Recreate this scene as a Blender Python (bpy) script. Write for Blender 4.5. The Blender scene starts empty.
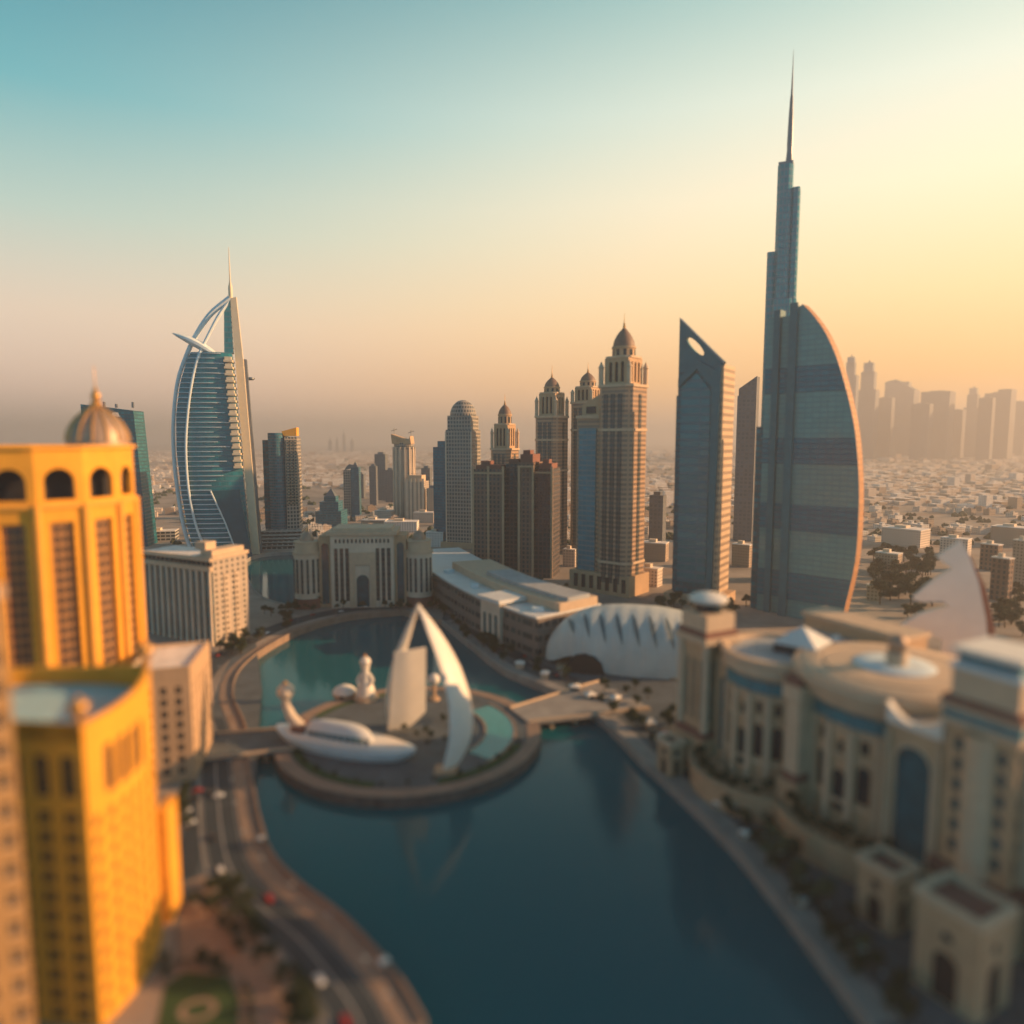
import bpy, bmesh, math, random
from mathutils import Vector, Matrix
from mathutils.geometry import tessellate_polygon, delaunay_2d_cdt
R = math.radians
rnd = random.Random(7)
sc = bpy.context.scene
col = sc.collection

# ------------------------------------------------------------------ camera, sky, sun, exposure
H, F, HOR = 150.0, 700.0, 440.0
PITCH = math.atan((512 - HOR) / F)
CP, SP = math.cos(PITCH), math.sin(PITCH)
cam = bpy.data.cameras.new('camera')
co = bpy.data.objects.new('camera', cam); col.objects.link(co)
co.location = (0, 0, H); co.rotation_euler = (R(90) - PITCH, 0, 0)
cam.sensor_width = 36; cam.lens = 36 * F / 1024
cam.clip_start = 1; cam.clip_end = 80000
cam.dof.use_dof = True; cam.dof.focus_distance = 1080
cam.dof.aperture_fstop = cam.lens / 1000 / 4.6
sc.camera = co

SUN_AZ, SUN_EL = R(87), R(17)
S = Vector((math.sin(SUN_AZ) * math.cos(SUN_EL), math.cos(SUN_AZ) * math.cos(SUN_EL), math.sin(SUN_EL)))
sl = bpy.data.lights.new('sun', 'SUN'); so = bpy.data.objects.new('sun', sl); col.objects.link(so)
sl.energy = 5.0; sl.angle = R(0.5); sl.color = (1.0, 0.55, 0.25)
so.rotation_euler = S.to_track_quat('Z', 'Y').to_euler()
so.location = (600, 200, 900)

def lin(r, g, b):
    f = lambda c: (c / 255 / 12.92) if c / 255 <= .04045 else ((c / 255 + .055) / 1.055) ** 2.4
    return (f(r), f(g), f(b), 1)

w = bpy.data.worlds.new('World'); sc.world = w; w.use_nodes = True
nt = w.node_tree; N = nt.nodes; LK = nt.links
for n in list(N): N.remove(n)
out = N.new('ShaderNodeOutputWorld'); bg = N.new('ShaderNodeBackground'); bg.inputs[1].default_value = 0.1
sky = N.new('ShaderNodeTexSky'); sky.sky_type = 'NISHITA'; sky.sun_disc = False
sky.sun_elevation = SUN_EL; sky.sun_rotation = SUN_AZ; sky.dust_density = 4; sky.air_density = 1.2; sky.ozone_density = 2
tc = N.new('ShaderNodeTexCoord'); sp = N.new('ShaderNodeSeparateXYZ'); LK.new(tc.outputs['Generated'], sp.inputs[0])
def ramp(stops):
    r = N.new('ShaderNodeValToRGB'); e = r.color_ramp.elements
    while len(e) > 1: e.remove(e[-1])
    e[0].position = stops[0][0]; e[0].color = lin(*stops[0][1])
    for p, c in stops[1:]:
        x = e.new(p); x.color = lin(*c)
    LK.new(sp.outputs[2], r.inputs[0]); return r
cool = ramp([(0, (218, 190, 172)), (.06, (226, 194, 172)), (.15, (218, 196, 172)), (.26, (165, 186, 174)), (.38, (84, 156, 162)), (.50, (34, 120, 136)), (.62, (14, 72, 92)), (1, (6, 40, 62))])
warm = ramp([(0, (238, 168, 98)), (.08, (246, 182, 102)), (.18, (244, 206, 146)), (.30, (238, 220, 184)), (.40, (212, 216, 196)), (.52, (146, 182, 174)), (.64, (60, 120, 130)), (1, (12, 54, 76))])
behind = ramp([(0, (78, 160, 186)), (.15, (62, 154, 182)), (.4, (30, 114, 144)), (1, (6, 54, 78))])  # unseen sky behind camera, made teal to tint and lift shaded sides
dt = N.new('ShaderNodeVectorMath'); dt.operation = 'DOT_PRODUCT'; LK.new(tc.outputs['Generated'], dt.inputs[0]); dt.inputs[1].default_value = (math.sin(R(66)), math.cos(R(66)), 0)
mr = N.new('ShaderNodeMapRange'); mr.interpolation_type = 'SMOOTHSTEP'; LK.new(dt.outputs['Value'], mr.inputs[0])
mr.inputs[1].default_value = -.30; mr.inputs[2].default_value = .92
mx = N.new('ShaderNodeMix'); mx.data_type = 'RGBA'; LK.new(mr.outputs[0], mx.inputs[0]); LK.new(cool.outputs[0], mx.inputs[6]); LK.new(warm.outputs[0], mx.inputs[7])
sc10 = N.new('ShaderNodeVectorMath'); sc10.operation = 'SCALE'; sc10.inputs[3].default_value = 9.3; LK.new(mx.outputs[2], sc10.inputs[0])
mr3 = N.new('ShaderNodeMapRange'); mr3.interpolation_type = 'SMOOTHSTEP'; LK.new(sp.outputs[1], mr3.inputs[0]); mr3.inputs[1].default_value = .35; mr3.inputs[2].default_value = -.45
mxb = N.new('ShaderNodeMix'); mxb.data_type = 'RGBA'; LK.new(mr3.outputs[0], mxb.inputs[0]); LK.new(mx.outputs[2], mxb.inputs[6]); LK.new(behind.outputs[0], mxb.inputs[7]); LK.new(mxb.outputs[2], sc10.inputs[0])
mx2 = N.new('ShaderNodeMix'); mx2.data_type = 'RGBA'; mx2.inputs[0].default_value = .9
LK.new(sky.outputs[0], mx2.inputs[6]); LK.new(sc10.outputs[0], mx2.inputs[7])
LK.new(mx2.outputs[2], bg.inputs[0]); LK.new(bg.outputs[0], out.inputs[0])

sc.view_settings.view_transform = 'Standard'; sc.view_settings.look = 'None'
sc.view_settings.exposure = 0.78; sc.view_settings.gamma = 1
sc.render.engine = 'CYCLES'
cy = sc.cycles
cy.use_denoising = True; cy.max_bounces = 5; cy.diffuse_bounces = 2; cy.glossy_bounces = 3; cy.volume_bounces = 1
cy.transmission_bounces = 2; cy.sample_clamp_indirect = 4

# ------------------------------------------------------------------ helpers: picture <-> place
def G(px, py, z=0.0):
    "ground point seen at a pixel of the survey photograph"
    u = (px - 512) / F; v = (512 - py) / F
    dz = -SP + v * CP; dy = CP + v * SP
    t = (z - H) / dz
    return Vector((u * t, dy * t))
def zt(py, Y):
    v = (512 - py) / F
    return H + Y * (v * CP - SP) / (CP + v * SP)
def dep(Y, z): return Y * CP + (H - z) * SP
def XW(px, Y, z): return (px - 512) / F * dep(Y, z)
def facing(X, Y, extra=0): return -math.atan2(X, Y) + R(extra)

def curve(pts, n=6, closed=False):
    P = [Vector(p) for p in pts]; o = []; m = len(P)
    rng = range(m if closed else m - 1)
    for i in rng:
        a = P[(i - 1) % m] if closed or i > 0 else P[0] * 2 - P[1]
        b = P[i]; c = P[(i + 1) % m]
        d = P[(i + 2) % m] if closed or i + 2 < m else c * 2 - b
        for k in range(n):
            t = k / n
            o.append(.5 * ((2 * b) + (c - a) * t + (2 * a - 5 * b + 4 * c - d) * t * t + (3 * b - a - 3 * c + d) * t ** 3))
    if not closed: o.append(P[-1])
    return o
def interp(tab, z):
    "tab: sorted list of (z, value)"
    if z <= tab[0][0]: return tab[0][1]
    for (a, va), (b, vb) in zip(tab, tab[1:]):
        if z <= b: return va + (vb - va) * (z - a) / (b - a)
    return tab[-1][1]

# ------------------------------------------------------------------ mesh builder
class MB:
    def __init__(s): s.f = []
    def face(s, pts, mat=0, uv=None, smooth=False):
        s.f.append(([Vector(p) for p in pts], mat, uv, smooth))
    def box(s, x0, x1, y0, y1, z0, z1, mat=0, bottom=False, top_mat=None):
        a = [(x0, y0), (x1, y0), (x1, y1), (x0, y1)]
        s.prism(a, z0, z1, mat, top_mat, bottom)
    def prism(s, poly, z0, z1, mat=0, top_mat=None, bottom=False, top=True):
        poly = [Vector(p).to_2d() if len(p) > 2 else Vector(p) for p in poly]
        if sum(a.x * b.y - b.x * a.y for a, b in zip(poly, poly[1:] + poly[:1])) < 0: poly = poly[::-1]
        u = 0
        for a, b in zip(poly, poly[1:] + poly[:1]):
            l = (b - a).length
            s.face([(a.x, a.y, z0), (b.x, b.y, z0), (b.x, b.y, z1), (a.x, a.y, z1)], mat, [(u, z0), (u + l, z0), (u + l, z1), (u, z1)]); u += l
        if top: s.cap(poly, z1, mat if top_mat is None else top_mat, True)
        if bottom: s.cap(poly, z0, mat, False)
    def cap(s, poly, z, mat=0, up=True):
        P = [Vector((p[0], p[1], z)) for p in poly]
        if len(P) <= 4:
            s.face(P if up else P[::-1], mat); return
        for t in tessellate_polygon([P]):
            q = [P[i] for i in t]
            n = (q[1] - q[0]).cross(q[2] - q[0]).z
            if (n > 0) != up: q = q[::-1]
            s.face(q, mat)
    def plate(s, outline, y0, y1, holes=(), mat=0, side_mat=None):
        "outline in the xz plane, extruded from y0 (front) to y1 (back)"
        sm = mat if side_mat is None else side_mat
        loops = [[Vector((x, z, 0)) for x, z in outline]] + [[Vector((x, z, 0)) for x, z in h] for h in holes]
        flat = [p for l in loops for p in l]
        for t in tessellate_polygon(loops):
            q = [flat[i] for i in t]
            if (q[1] - q[0]).cross(q[2] - q[0]).z < 0: q = q[::-1]
            s.face([(p.x, y0, p.y) for p in q], mat, [(p.x, p.y) for p in q])
            s.face([(p.x, y1, p.y) for p in q[::-1]], mat, [(p.x, p.y) for p in q[::-1]])
        for k, l in enumerate(loops):
            ar = sum(a.x * b.y - b.x * a.y for a, b in zip(l, l[1:] + l[:1]))
            if (ar < 0) == (k == 0): l = l[::-1]
            for a, b in zip(l, l[1:] + l[:1]):
                s.face([(a.x, y0, a.y), (a.x, y1, a.y), (b.x, y1, b.y), (b.x, y0, b.y)], sm, [(0, a.y), (abs(y1 - y0), a.y), (abs(y1 - y0), b.y), (0, b.y)])
    def lathe(s, prof, n=24, cx=0, cy=0, mat=0, a0=0, a1=2 * math.pi, smooth=True, cap=False, sx=1, sy=1):
        for (r0, z0), (r1, z1) in zip(prof, prof[1:]):
            for i in range(n):
                p, q = a0 + (a1 - a0) * i / n, a0 + (a1 - a0) * (i + 1) / n
                P = lambda r, a, z: (cx + sx * r * math.cos(a), cy + sy * r * math.sin(a), z)
                pts = [P(r0, p, z0), P(r0, q, z0), P(r1, q, z1), P(r1, p, z1)]
                rm = max(r0, r1); uv = [(p * rm, z0), (q * rm, z0), (q * rm, z1), (p * rm, z1)]
                if r0 < 1e-5: pts = [pts[0], pts[2], pts[3]]; uv = [uv[0], uv[2], uv[3]]
                elif r1 < 1e-5: pts = pts[:3]; uv = uv[:3]
                s.face(pts, mat, uv, smooth)
        if cap: s.cap([(cx + sx * prof[-1][0] * math.cos(a0 + (a1 - a0) * i / n), cy + sy * prof[-1][0] * math.sin(a0 + (a1 - a0) * i / n)) for i in range(n)], prof[-1][1], mat)
    def loft(s, rings, mat=0, smooth=True, caps=True, closed=True):
        for A, B in zip(rings, rings[1:]):
            n = len(A)
            for i in range(n if closed else n - 1):
                j = (i + 1) % n
                u0, u1 = i, i + 1
                s.face([A[i], A[j], B[j], B[i]], mat, None, smooth)
        if caps:
            for Rg, rev in ((rings[0], True), (rings[-1], False)):
                c = sum((Vector(p) for p in Rg), Vector()) / len(Rg)
                for i in range(len(Rg)):
                    t = [Rg[i], Rg[(i + 1) % len(Rg)], c]
                    s.face(t[::-1] if rev else t, mat, None, smooth)
    def tube(s, pts, rad, n=8, mat=0, flat=1.0):
        P = [Vector(p) for p in pts]; rings = []
        for i, p in enumerate(P):
            d = (P[min(i + 1, len(P) - 1)] - P[max(i - 1, 0)]).normalized()
            a = d.cross(Vector((0, 1, 0)))
            if a.length < .01: a = d.cross(Vector((1, 0, 0)))
            a.normalize(); b = d.cross(a)
            r = rad[i] if isinstance(rad, (list, tuple)) else rad
            rings.append([p + a * r * math.cos(2 * math.pi * k / n) + b * r * flat * math.sin(2 * math.pi * k / n) for k in range(n)])
        s.loft(rings, mat)
    def ball(s, c, r, n=12, mat=0, sz=1, sx=1, sy=1):
        m = n // 2
        s.lathe([(r * math.sin(math.pi * i / m) if 0 < i < m else 0, c[2] - sz * r * math.cos(math.pi * i / m)) for i in range(m + 1)], n, c[0], c[1], mat, sx=sx, sy=sy)
    def ribbon(s, L, Rr, z0, z1, mat=0, side=True):
        "a strip between two lines of points, raised from z0 to z1"
        d = 0
        for i in range(len(L) - 1):
            a, b, c, e = L[i], L[i + 1], Rr[i + 1], Rr[i]
            l = (b - a).length; wd = (a - e).length
            s.face([(e.x, e.y, z1), (c.x, c.y, z1), (b.x, b.y, z1), (a.x, a.y, z1)], mat, [(d, 0), (d + l, 0), (d + l, wd), (d, wd)]); d += l
            if side:
                s.face([(a.x, a.y, z1), (b.x, b.y, z1), (b.x, b.y, z0), (a.x, a.y, z0)], mat)
                s.face([(c.x, c.y, z1), (e.x, e.y, z1), (e.x, e.y, z0), (c.x, c.y, z0)], mat)
        if side:
            for i in (0, -1):
                q = [(L[i].x, L[i].y, z0), (L[i].x, L[i].y, z1), (Rr[i].x, Rr[i].y, z1), (Rr[i].x, Rr[i].y, z0)]
                s.face(q, mat)
    def xf(s, M, start=0):
        for i in range(start, len(s.f)):
            p, m, u, sm = s.f[i]; s.f[i] = ([M @ v for v in p], m, u, sm)
    def mesh(s, name, mats, weld=True, fix=True):
        me = bpy.data.meshes.new(name); V = []; Fc = []; U = []; MI = []; SM = []
        for p, m, uv, sm in s.f:
            k = len(V); V += p; Fc.append(range(k, k + len(p))); MI.append(m); SM.append(sm)
            if uv is None:
                n = (p[1] - p[0]).cross(p[-1] - p[0])
                if n.length > 0: n.normalize()
                if abs(n.z) > .75: uv = [(q.x, q.y) for q in p]
                else:
                    t = Vector((-n.y, n.x, 0))
                    t = t.normalized() if t.length > 1e-6 else Vector((1, 0, 0))
                    uv = [(q.dot(t), q.z) for q in p]
            U += [c for q in uv for c in q[:2]]
        me.from_pydata([tuple(v) for v in V], [], [tuple(f) for f in Fc])
        ul = me.uv_layers.new(name='UVMap'); ul.data.foreach_set('uv', U)
        me.polygons.foreach_set('material_index', MI); me.polygons.foreach_set('use_smooth', SM)
        if weld:
            b = bmesh.new(); b.from_mesh(me); bmesh.ops.remove_doubles(b, verts=b.verts, dist=2e-4)
            b.to_mesh(me); b.free()
        for m in (mats if isinstance(mats, (list, tuple)) else [mats]): me.materials.append(m)
        me.update()
        if any(SM):
            try: me.set_sharp_from_angle(angle=R(38))
            except Exception: pass
        return me
    def build(s, name, mats, parent=None, **kw):
        return link(name, s.mesh(name, mats, **kw), parent)

def link(name, me, parent=None, loc=None, rz=0):
    o = bpy.data.objects.new(name, me); col.objects.link(o)
    if parent: o.parent = parent
    if loc is not None: o.location = loc
    if rz: o.rotation_euler = (0, 0, rz)
    return o
def tag(o, label=None, cat=None, group=None, kind=None):
    if label: o['label'] = label
    if cat: o['category'] = cat
    if group: o['group'] = group
    if kind: o['kind'] = kind
    return o
def thing(name, label, cat, loc=(0, 0, 0), rz=0, group=None):
    o = bpy.data.objects.new(name, None); col.objects.link(o)
    o.empty_display_size = 2
    o.location = (loc[0], loc[1], loc[2] if len(loc) > 2 else 0); o.rotation_euler = (0, 0, rz)
    return tag(o, label, cat, group)
def struct(name, mb, m, **kw):
    return tag(mb.build(name, m, **kw), kind='structure')
KIDS = {}
def copy_tree(o, parent=None):
    c = o.copy(); col.objects.link(c)
    if parent: c.parent = parent
    for ch in KIDS[o.name]: copy_tree_from(ch, c)
    return c
def copy_tree_from(o, parent):
    c = o.copy(); col.objects.link(c); c.parent = parent
    for ch in KIDS.get(o.name, []): copy_tree_from(ch, c)
def remember(o):
    KIDS[o.name] = [c for c in bpy.data.objects if c.parent == o]
    for c in KIDS[o.name]: remember(c)

# ------------------------------------------------------------------ materials
def mat(name, c, rough=.7, metal=0, spec=.5, var=.18, scale=.15, bump=0, bscale=1.0, streak=0, c2=None):
    m = bpy.data.materials.new(name); m.use_nodes = True; t = m.node_tree; n = t.nodes; l = t.links
    b = n['Principled BSDF']; b.inputs['Roughness'].default_value = rough; b.inputs['Metallic'].default_value = metal
    b.inputs['Specular IOR Level'].default_value = spec
    tcn = n.new('ShaderNodeTexCoord')
    nz = n.new('ShaderNodeTexNoise'); nz.inputs['Scale'].default_value = scale; nz.inputs['Detail'].default_value = 5; nz.inputs['Roughness'].default_value = .65
    l.new(tcn.outputs['Object'], nz.inputs['Vector'])
    src = nz.outputs[0]
    if streak:
        mp = n.new('ShaderNodeMapping'); mp.inputs['Scale'].default_value = (1, 1, .05); l.new(tcn.outputs['Object'], mp.inputs[0])
        n2 = n.new('ShaderNodeTexNoise'); n2.inputs['Scale'].default_value = .9; n2.inputs['Detail'].default_value = 4; l.new(mp.outputs[0], n2.inputs['Vector'])
        ad = n.new('ShaderNodeMath'); ad.operation = 'MULTIPLY_ADD'; l.new(n2.outputs[0], ad.inputs[0]); ad.inputs[1].default_value = streak
        l.new(nz.outputs[0], ad.inputs[2]); sb = n.new('ShaderNodeMath'); sb.operation = 'SUBTRACT'; l.new(ad.outputs[0], sb.inputs[0]); sb.inputs[1].default_value = streak * .5; src = sb.outputs[0]
    rp = n.new('ShaderNodeValToRGB'); e = rp.color_ramp.elements
    e[0].position = .3; e[1].position = .7
    k = 1 - var
    e[0].color = (c[0] * k, c[1] * k, c[2] * k, 1)
    cc = c2 or tuple(min(1, x * (1 + var)) for x in c)
    e[1].color = (*cc[:3], 1)
    l.new(src, rp.inputs[0]); l.new(rp.outputs[0], b.inputs['Base Color'])
    if bump:
        bp = n.new('ShaderNodeBump'); bp.inputs['Strength'].default_value = bump; bp.inputs['Distance'].default_value = .2
        n3 = n.new('ShaderNodeTexNoise'); n3.inputs['Scale'].default_value = bscale; n3.inputs['Detail'].default_value = 4
        l.new(tcn.outputs['Object'], n3.inputs['Vector']); l.new(n3.outputs[0], bp.inputs['Height']); l.new(bp.outputs[0], b.inputs['Normal'])
    return m

def facade(name, wall, glass, fh=4., fr=.6, bw=4., br=.6, wr=.75, gr=.12, gm=0., var=.6, glass2=None, wvar=.12):
    m = bpy.data.materials.new(name); m.use_nodes = True; t = m.node_tree; n = t.nodes; l = t.links
    b = n['Principled BSDF']
    uv = n.new('ShaderNodeUVMap'); s_ = n.new('ShaderNodeSeparateXYZ'); l.new(uv.outputs[0], s_.inputs[0])
    def M(op, a, c=None, d=None):
        x = n.new('ShaderNodeMath'); x.operation = op
        for i, q in enumerate((a, c, d)):
            if q is None: continue
            if isinstance(q, (int, float)): x.inputs[i].default_value = q
            else: l.new(q, x.inputs[i])
        return x.outputs[0]
    a = M('DIVIDE', s_.outputs[0], bw); c = M('DIVIDE', s_.outputs[1], fh)
    fa = M('ABSOLUTE', M('SUBTRACT', M('FRACT', a), .5)); fc = M('ABSOLUTE', M('SUBTRACT', M('FRACT', c), .5))
    m1 = M('LESS_THAN', fa, br / 2); m2 = M('LESS_THAN', fc, fr / 2); mk = M('MULTIPLY', m1, m2)
    cb = n.new('ShaderNodeCombineXYZ'); l.new(M('FLOOR', a), cb.inputs[0]); l.new(M('FLOOR', c), cb.inputs[1])
    wn = n.new('ShaderNodeTexWhiteNoise'); wn.noise_dimensions = '2D'; l.new(cb.outputs[0], wn.inputs['Vector'])
    g = n.new('ShaderNodeMix'); g.data_type = 'RGBA'
    g.inputs[6].default_value = (*glass, 1)
    g2 = glass2 or tuple(min(1, x * (1 + var) + .01 * var) for x in glass)
    g.inputs[7].default_value = (*g2, 1)
    l.new(M('POWER', wn.outputs[0], 2.0), g.inputs[0])
    tcn = n.new('ShaderNodeTexCoord'); nz = n.new('ShaderNodeTexNoise'); nz.inputs['Scale'].default_value = .06; nz.inputs['Detail'].default_value = 6
    l.new(tcn.outputs['Object'], nz.inputs['Vector'])
    wl = n.new('ShaderNodeMix'); wl.data_type = 'RGBA'; l.new(nz.outputs[0], wl.inputs[0])
    wl.inputs[6].default_value = (*[x * (1 - 2 * wvar) for x in wall], 1); wl.inputs[7].default_value = (*[min(1, x * (1 + 2 * wvar)) for x in wall], 1)
    cm = n.new('ShaderNodeMix'); cm.data_type = 'RGBA'; l.new(mk, cm.inputs[0]); l.new(wl.outputs[2], cm.inputs[6]); l.new(g.outputs[2], cm.inputs[7])
    l.new(cm.outputs[2], b.inputs['Base Color'])
    rg = n.new('ShaderNodeMapRange'); l.new(mk, rg.inputs[0]); rg.inputs[3].default_value = wr; rg.inputs[4].default_value = gr; l.new(rg.outputs[0], b.inputs['Roughness'])
    if gm: l.new(M('MULTIPLY', mk, gm), b.inputs['Metallic'])
    bp = n.new('ShaderNodeBump'); bp.inputs['Strength'].default_value = .5; bp.inputs['Distance'].default_value = .35; bp.invert = True
    l.new(mk, bp.inputs['Height']); l.new(bp.outputs[0], b.inputs['Normal'])
    return m

def water_mat():
    m = bpy.data.materials.new('lagoon_water'); m.use_nodes = True; t = m.node_tree; n = t.nodes; l = t.links
    b = n['Principled BSDF']; b.inputs['Base Color'].default_value = (.0, .105, .135, 1); b.inputs['Specular IOR Level'].default_value = .3; b.inputs['Specular Tint'].default_value = (.4, .88, 1, 1); b.inputs['Roughness'].default_value = .07; b.inputs['IOR'].default_value = 1.33
    tcn = n.new('ShaderNodeTexCoord'); nz = n.new('ShaderNodeTexNoise'); nz.inputs['Scale'].default_value = .35; nz.inputs['Detail'].default_value = 4
    l.new(tcn.outputs['Object'], nz.inputs['Vector']); bp = n.new('ShaderNodeBump'); bp.inputs['Strength'].default_value = .22; bp.inputs['Distance'].default_value = .3
    l.new(nz.outputs[0], bp.inputs['Height']); l.new(bp.outputs[0], b.inputs['Normal'])
    return m

M = {}
M['water'] = water_mat()
M['sand'] = mat('sandy_ground', (.27, .225, .185), .95, var=.35, scale=.012, c2=(.42, .35, .29))
M['paving_grey'] = mat('grey_paving', (.095, .115, .125), .8, var=.3, scale=.08, bump=.2, bscale=.6)
M['paving_tan'] = mat('tan_paving', (.29, .205, .15), .85, var=.18, scale=.12, bump=.2)
M['paving_pale'] = mat('pale_paving', (.30, .28, .25), .8, var=.2, scale=.1)
M['asphalt'] = mat('asphalt', (.035, .05, .062), .8, var=.25, scale=.1)
M['paint'] = mat('road_paint', (.45, .44, .42), .7, var=.1)
M['lawn'] = mat('lawn_grass', (.035, .075, .02), .95, var=.4, scale=.4, bump=.5, bscale=3)
M['hedge'] = mat('hedge_leaves', (.03, .045, .016), .9, var=.5, scale=.8)
M['amber'] = mat('amber_stucco', (.80, .365, .028), .85, var=.10, scale=.08, streak=.5)
M['amber_trim'] = mat('amber_trim', (.84, .39, .05), .8, var=.08, scale=.2)
M['wing'] = mat('ochre_stucco', (.46, .26, .10), .85, var=.12, scale=.08, streak=.5)
M['stone'] = mat('beige_stone', (.52, .345, .205), .8, var=.14, scale=.08, streak=.5)
M['stone_trim'] = mat('pale_stone_trim', (.62, .46, .31), .8, var=.1, scale=.2)
M['cream'] = mat('cream_stone', (.70, .57, .43), .8, var=.12, scale=.06, streak=.4)
M['brick_red'] = mat('red_brown_band', (.22, .095, .07), .8, var=.2, scale=.3)
M['teal_tile'] = mat('teal_tile', (.015, .20, .26), .35, var=.3, scale=.5)
M['white'] = mat('white_cladding', (.84, .78, .68), .45, var=.06, scale=.1)
M['white_pool'] = mat('white_membrane', (.72, .72, .68), .5, var=.07, scale=.08)
M['pool'] = mat('pool_water', (.02, .22, .21), .12, var=.15, scale=.3)
M['rooftop'] = mat('pale_roofing', (.40, .42, .42), .7, var=.2, scale=.15)
M['dark_glass'] = mat('dark_window_glass', (.008, .028, .042), .2, var=.4, scale=.3, spec=.3)
M['teal_glass'] = mat('teal_window_glass', (.004, .10, .135), .12, var=.3, scale=.15, spec=.7)
M['shadow_gap'] = mat('dark_interior', (.02, .018, .02), .8, var=.2)  # near-black stands for shade inside openings, also used as dull panes
M['gold'] = mat('gilded_metal', (.62, .33, .10), .42, metal=.6, var=.12)
M['dome'] = mat('ribbed_dome_metal', (.40, .28, .20), .5, metal=.35, var=.15, scale=.4)
M['dome_stone'] = mat('brown_dome_stone', (.22, .14, .10), .6, var=.2, scale=.3)
M['rim_stone'] = mat('dark_rim_stone', (.13, .11, .095), .9, var=.35, scale=.2, streak=.5)  # dark, streaky stone for the island's side wall
M['wedge'] = mat('deep_blue_glass', (.003, .09, .13), .3, var=.15)
M['shell_shade'] = mat('painted_rib_shade', (.13, .18, .19), .5, var=.15)  # shade between the shell ribs, painted as a grey colour
M['shell'] = mat('grey_green_membrane', (.56, .60, .56), .6, var=.1, scale=.06)
M['navy'] = mat('navy_cladding', (.01, .14, .18), .6, var=.15)
M['steel'] = mat('grey_steel', (.18, .20, .22), .4, metal=.7, var=.1)
M['mast'] = mat('cream_mast', (.72, .60, .42), .5, var=.06)
M['fin'] = mat('pale_louvre', (.66, .76, .78), .5, var=.08)
M['trunk'] = mat('tree_bark', (.10, .07, .045), .9, var=.3, scale=2)
M['leaf_dark'] = mat('dark_foliage', (.035, .055, .022), .8, var=.45, scale=.5)
M['leaf_palm'] = mat('palm_foliage', (.05, .07, .025), .75, var=.4, scale=.6)
M['car_white'] = mat('white_car_paint', (.75, .75, .73), .25, var=.02)
M['car_dark'] = mat('dark_car_paint', (.03, .035, .045), .22, var=.05)
M['car_red'] = mat('red_car_paint', (.35, .03, .025), .25, var=.05)
M['rubber'] = mat('tyre_rubber', (.02, .02, .02), .9)
# facades
M['f_lattice'] = facade('lattice_window_bay', (.30, .15, .055), (.012, .02, .028), 4.4, .62, 2.9, .64, var=.6)
M['f_sail'] = facade('sail_glass', (.05, .17, .22), (.004, .18, .22), 6.5, .72, 3.0, .92, wr=.4, gr=.2, var=.35)
M['f_blue'] = facade('blue_curtain_glass', (.05, .13, .17), (.008, .12, .17), 4, .6, 3, .8, wr=.45, gr=.25, var=1)
M['f_bluelit'] = facade('sunlit_glass_bays', (.34, .27, .18), (.03, .07, .085), 4, .55, 5, .75, wr=.5, gr=.12, gm=.2)  # lit copy of the blue glass, sun warmth put into its colour
M['f_dark'] = facade('dark_curtain_glass', (.008, .075, .11), (.002, .11, .145), 5, .7, 4, .85, wr=.45, gr=.2, var=.8)
M['f_grid'] = facade('concrete_grid', (.36, .32, .27), (.03, .05, .06), 5.2, .62, 4.2, .62, var=.8)
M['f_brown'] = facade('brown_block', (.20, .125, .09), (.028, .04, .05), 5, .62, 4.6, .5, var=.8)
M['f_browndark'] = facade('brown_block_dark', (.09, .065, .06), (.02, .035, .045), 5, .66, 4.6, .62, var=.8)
M['f_domed'] = facade('domed_tower_stone', (.47, .31, .20), (.19, .14, .11), 4.6, .5, 30, .94, wr=.8, gr=.3, var=.3)
M['f_strip'] = facade('tower_window_strip', (.12, .10, .085), (.025, .05, .06), 4.6, .7, 3, .8, var=.8)
M['f_wingglass'] = facade('blue_wing_glass', (.12, .22, .25), (.012, .19, .26), 5, .68, 5, .9, wr=.4, gr=.25, var=.3)
M['f_cream'] = facade('cream_apartment', (.55, .44, .33), (.10, .09, .085), 4.2, .5, 4, .45, var=.7)
M['f_creamfine'] = facade('cream_tower_fine', (.46, .38, .30), (.09, .10, .10), 4.2, .5, 5.5, .4, var=.7)
M['f_gable'] = facade('blue_grey_gable', (.04, .16, .21), (.005, .17, .21), 7.5, .62, 60, .98, wr=.45, gr=.2, var=.2)
M['f_gablelit'] = facade('sunlit_ribbed_side', (.58, .42, .28), (.30, .22, .16), 6.5, .45, 40, .95, wr=.6, gr=.4, var=.2)  # lit copy of the gable facade, sunlight put into its cream
M['f_tall'] = facade('tall_spire_glass', (.06, .22, .28), (.015, .24, .29), 7, .66, 3.5, .75, wr=.4, gr=.2, var=.2)
M['f_bowed'] = facade('bowed_glass', (.05, .20, .24), (.10, .28, .28), 4.2, .8, 6, .93, wr=.4, gr=.1, var=.12)
M['f_band'] = facade('dark_glass_band', (.010, .11, .165), (.002, .15, .21), 4.2, .7, 6, .9, wr=.5, gr=.15, var=.2)
M['f_bowedside'] = facade('bowed_side_sunlit', (.40, .20, .09), (.40, .18, .07), 4.5, .6, 6, .9, wr=.7, gr=.6, var=.3)  # orange sunlight on the curved edge put into the side colour
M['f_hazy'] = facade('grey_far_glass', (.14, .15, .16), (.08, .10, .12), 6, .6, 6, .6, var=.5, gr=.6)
M['f_car'] = facade('car_park_decks', (.42, .40, .36), (.02, .03, .035), 5, .55, 7, .8, var=.5)
M['f_house'] = facade('pale_house', (.68, .57, .47), (.10, .085, .075), 3.4, .4, 3.6, .4, var=.5)
M['f_house2'] = facade('tan_house', (.42, .32, .24), (.08, .07, .065), 3.4, .4, 3.2, .4, var=.5)
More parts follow.
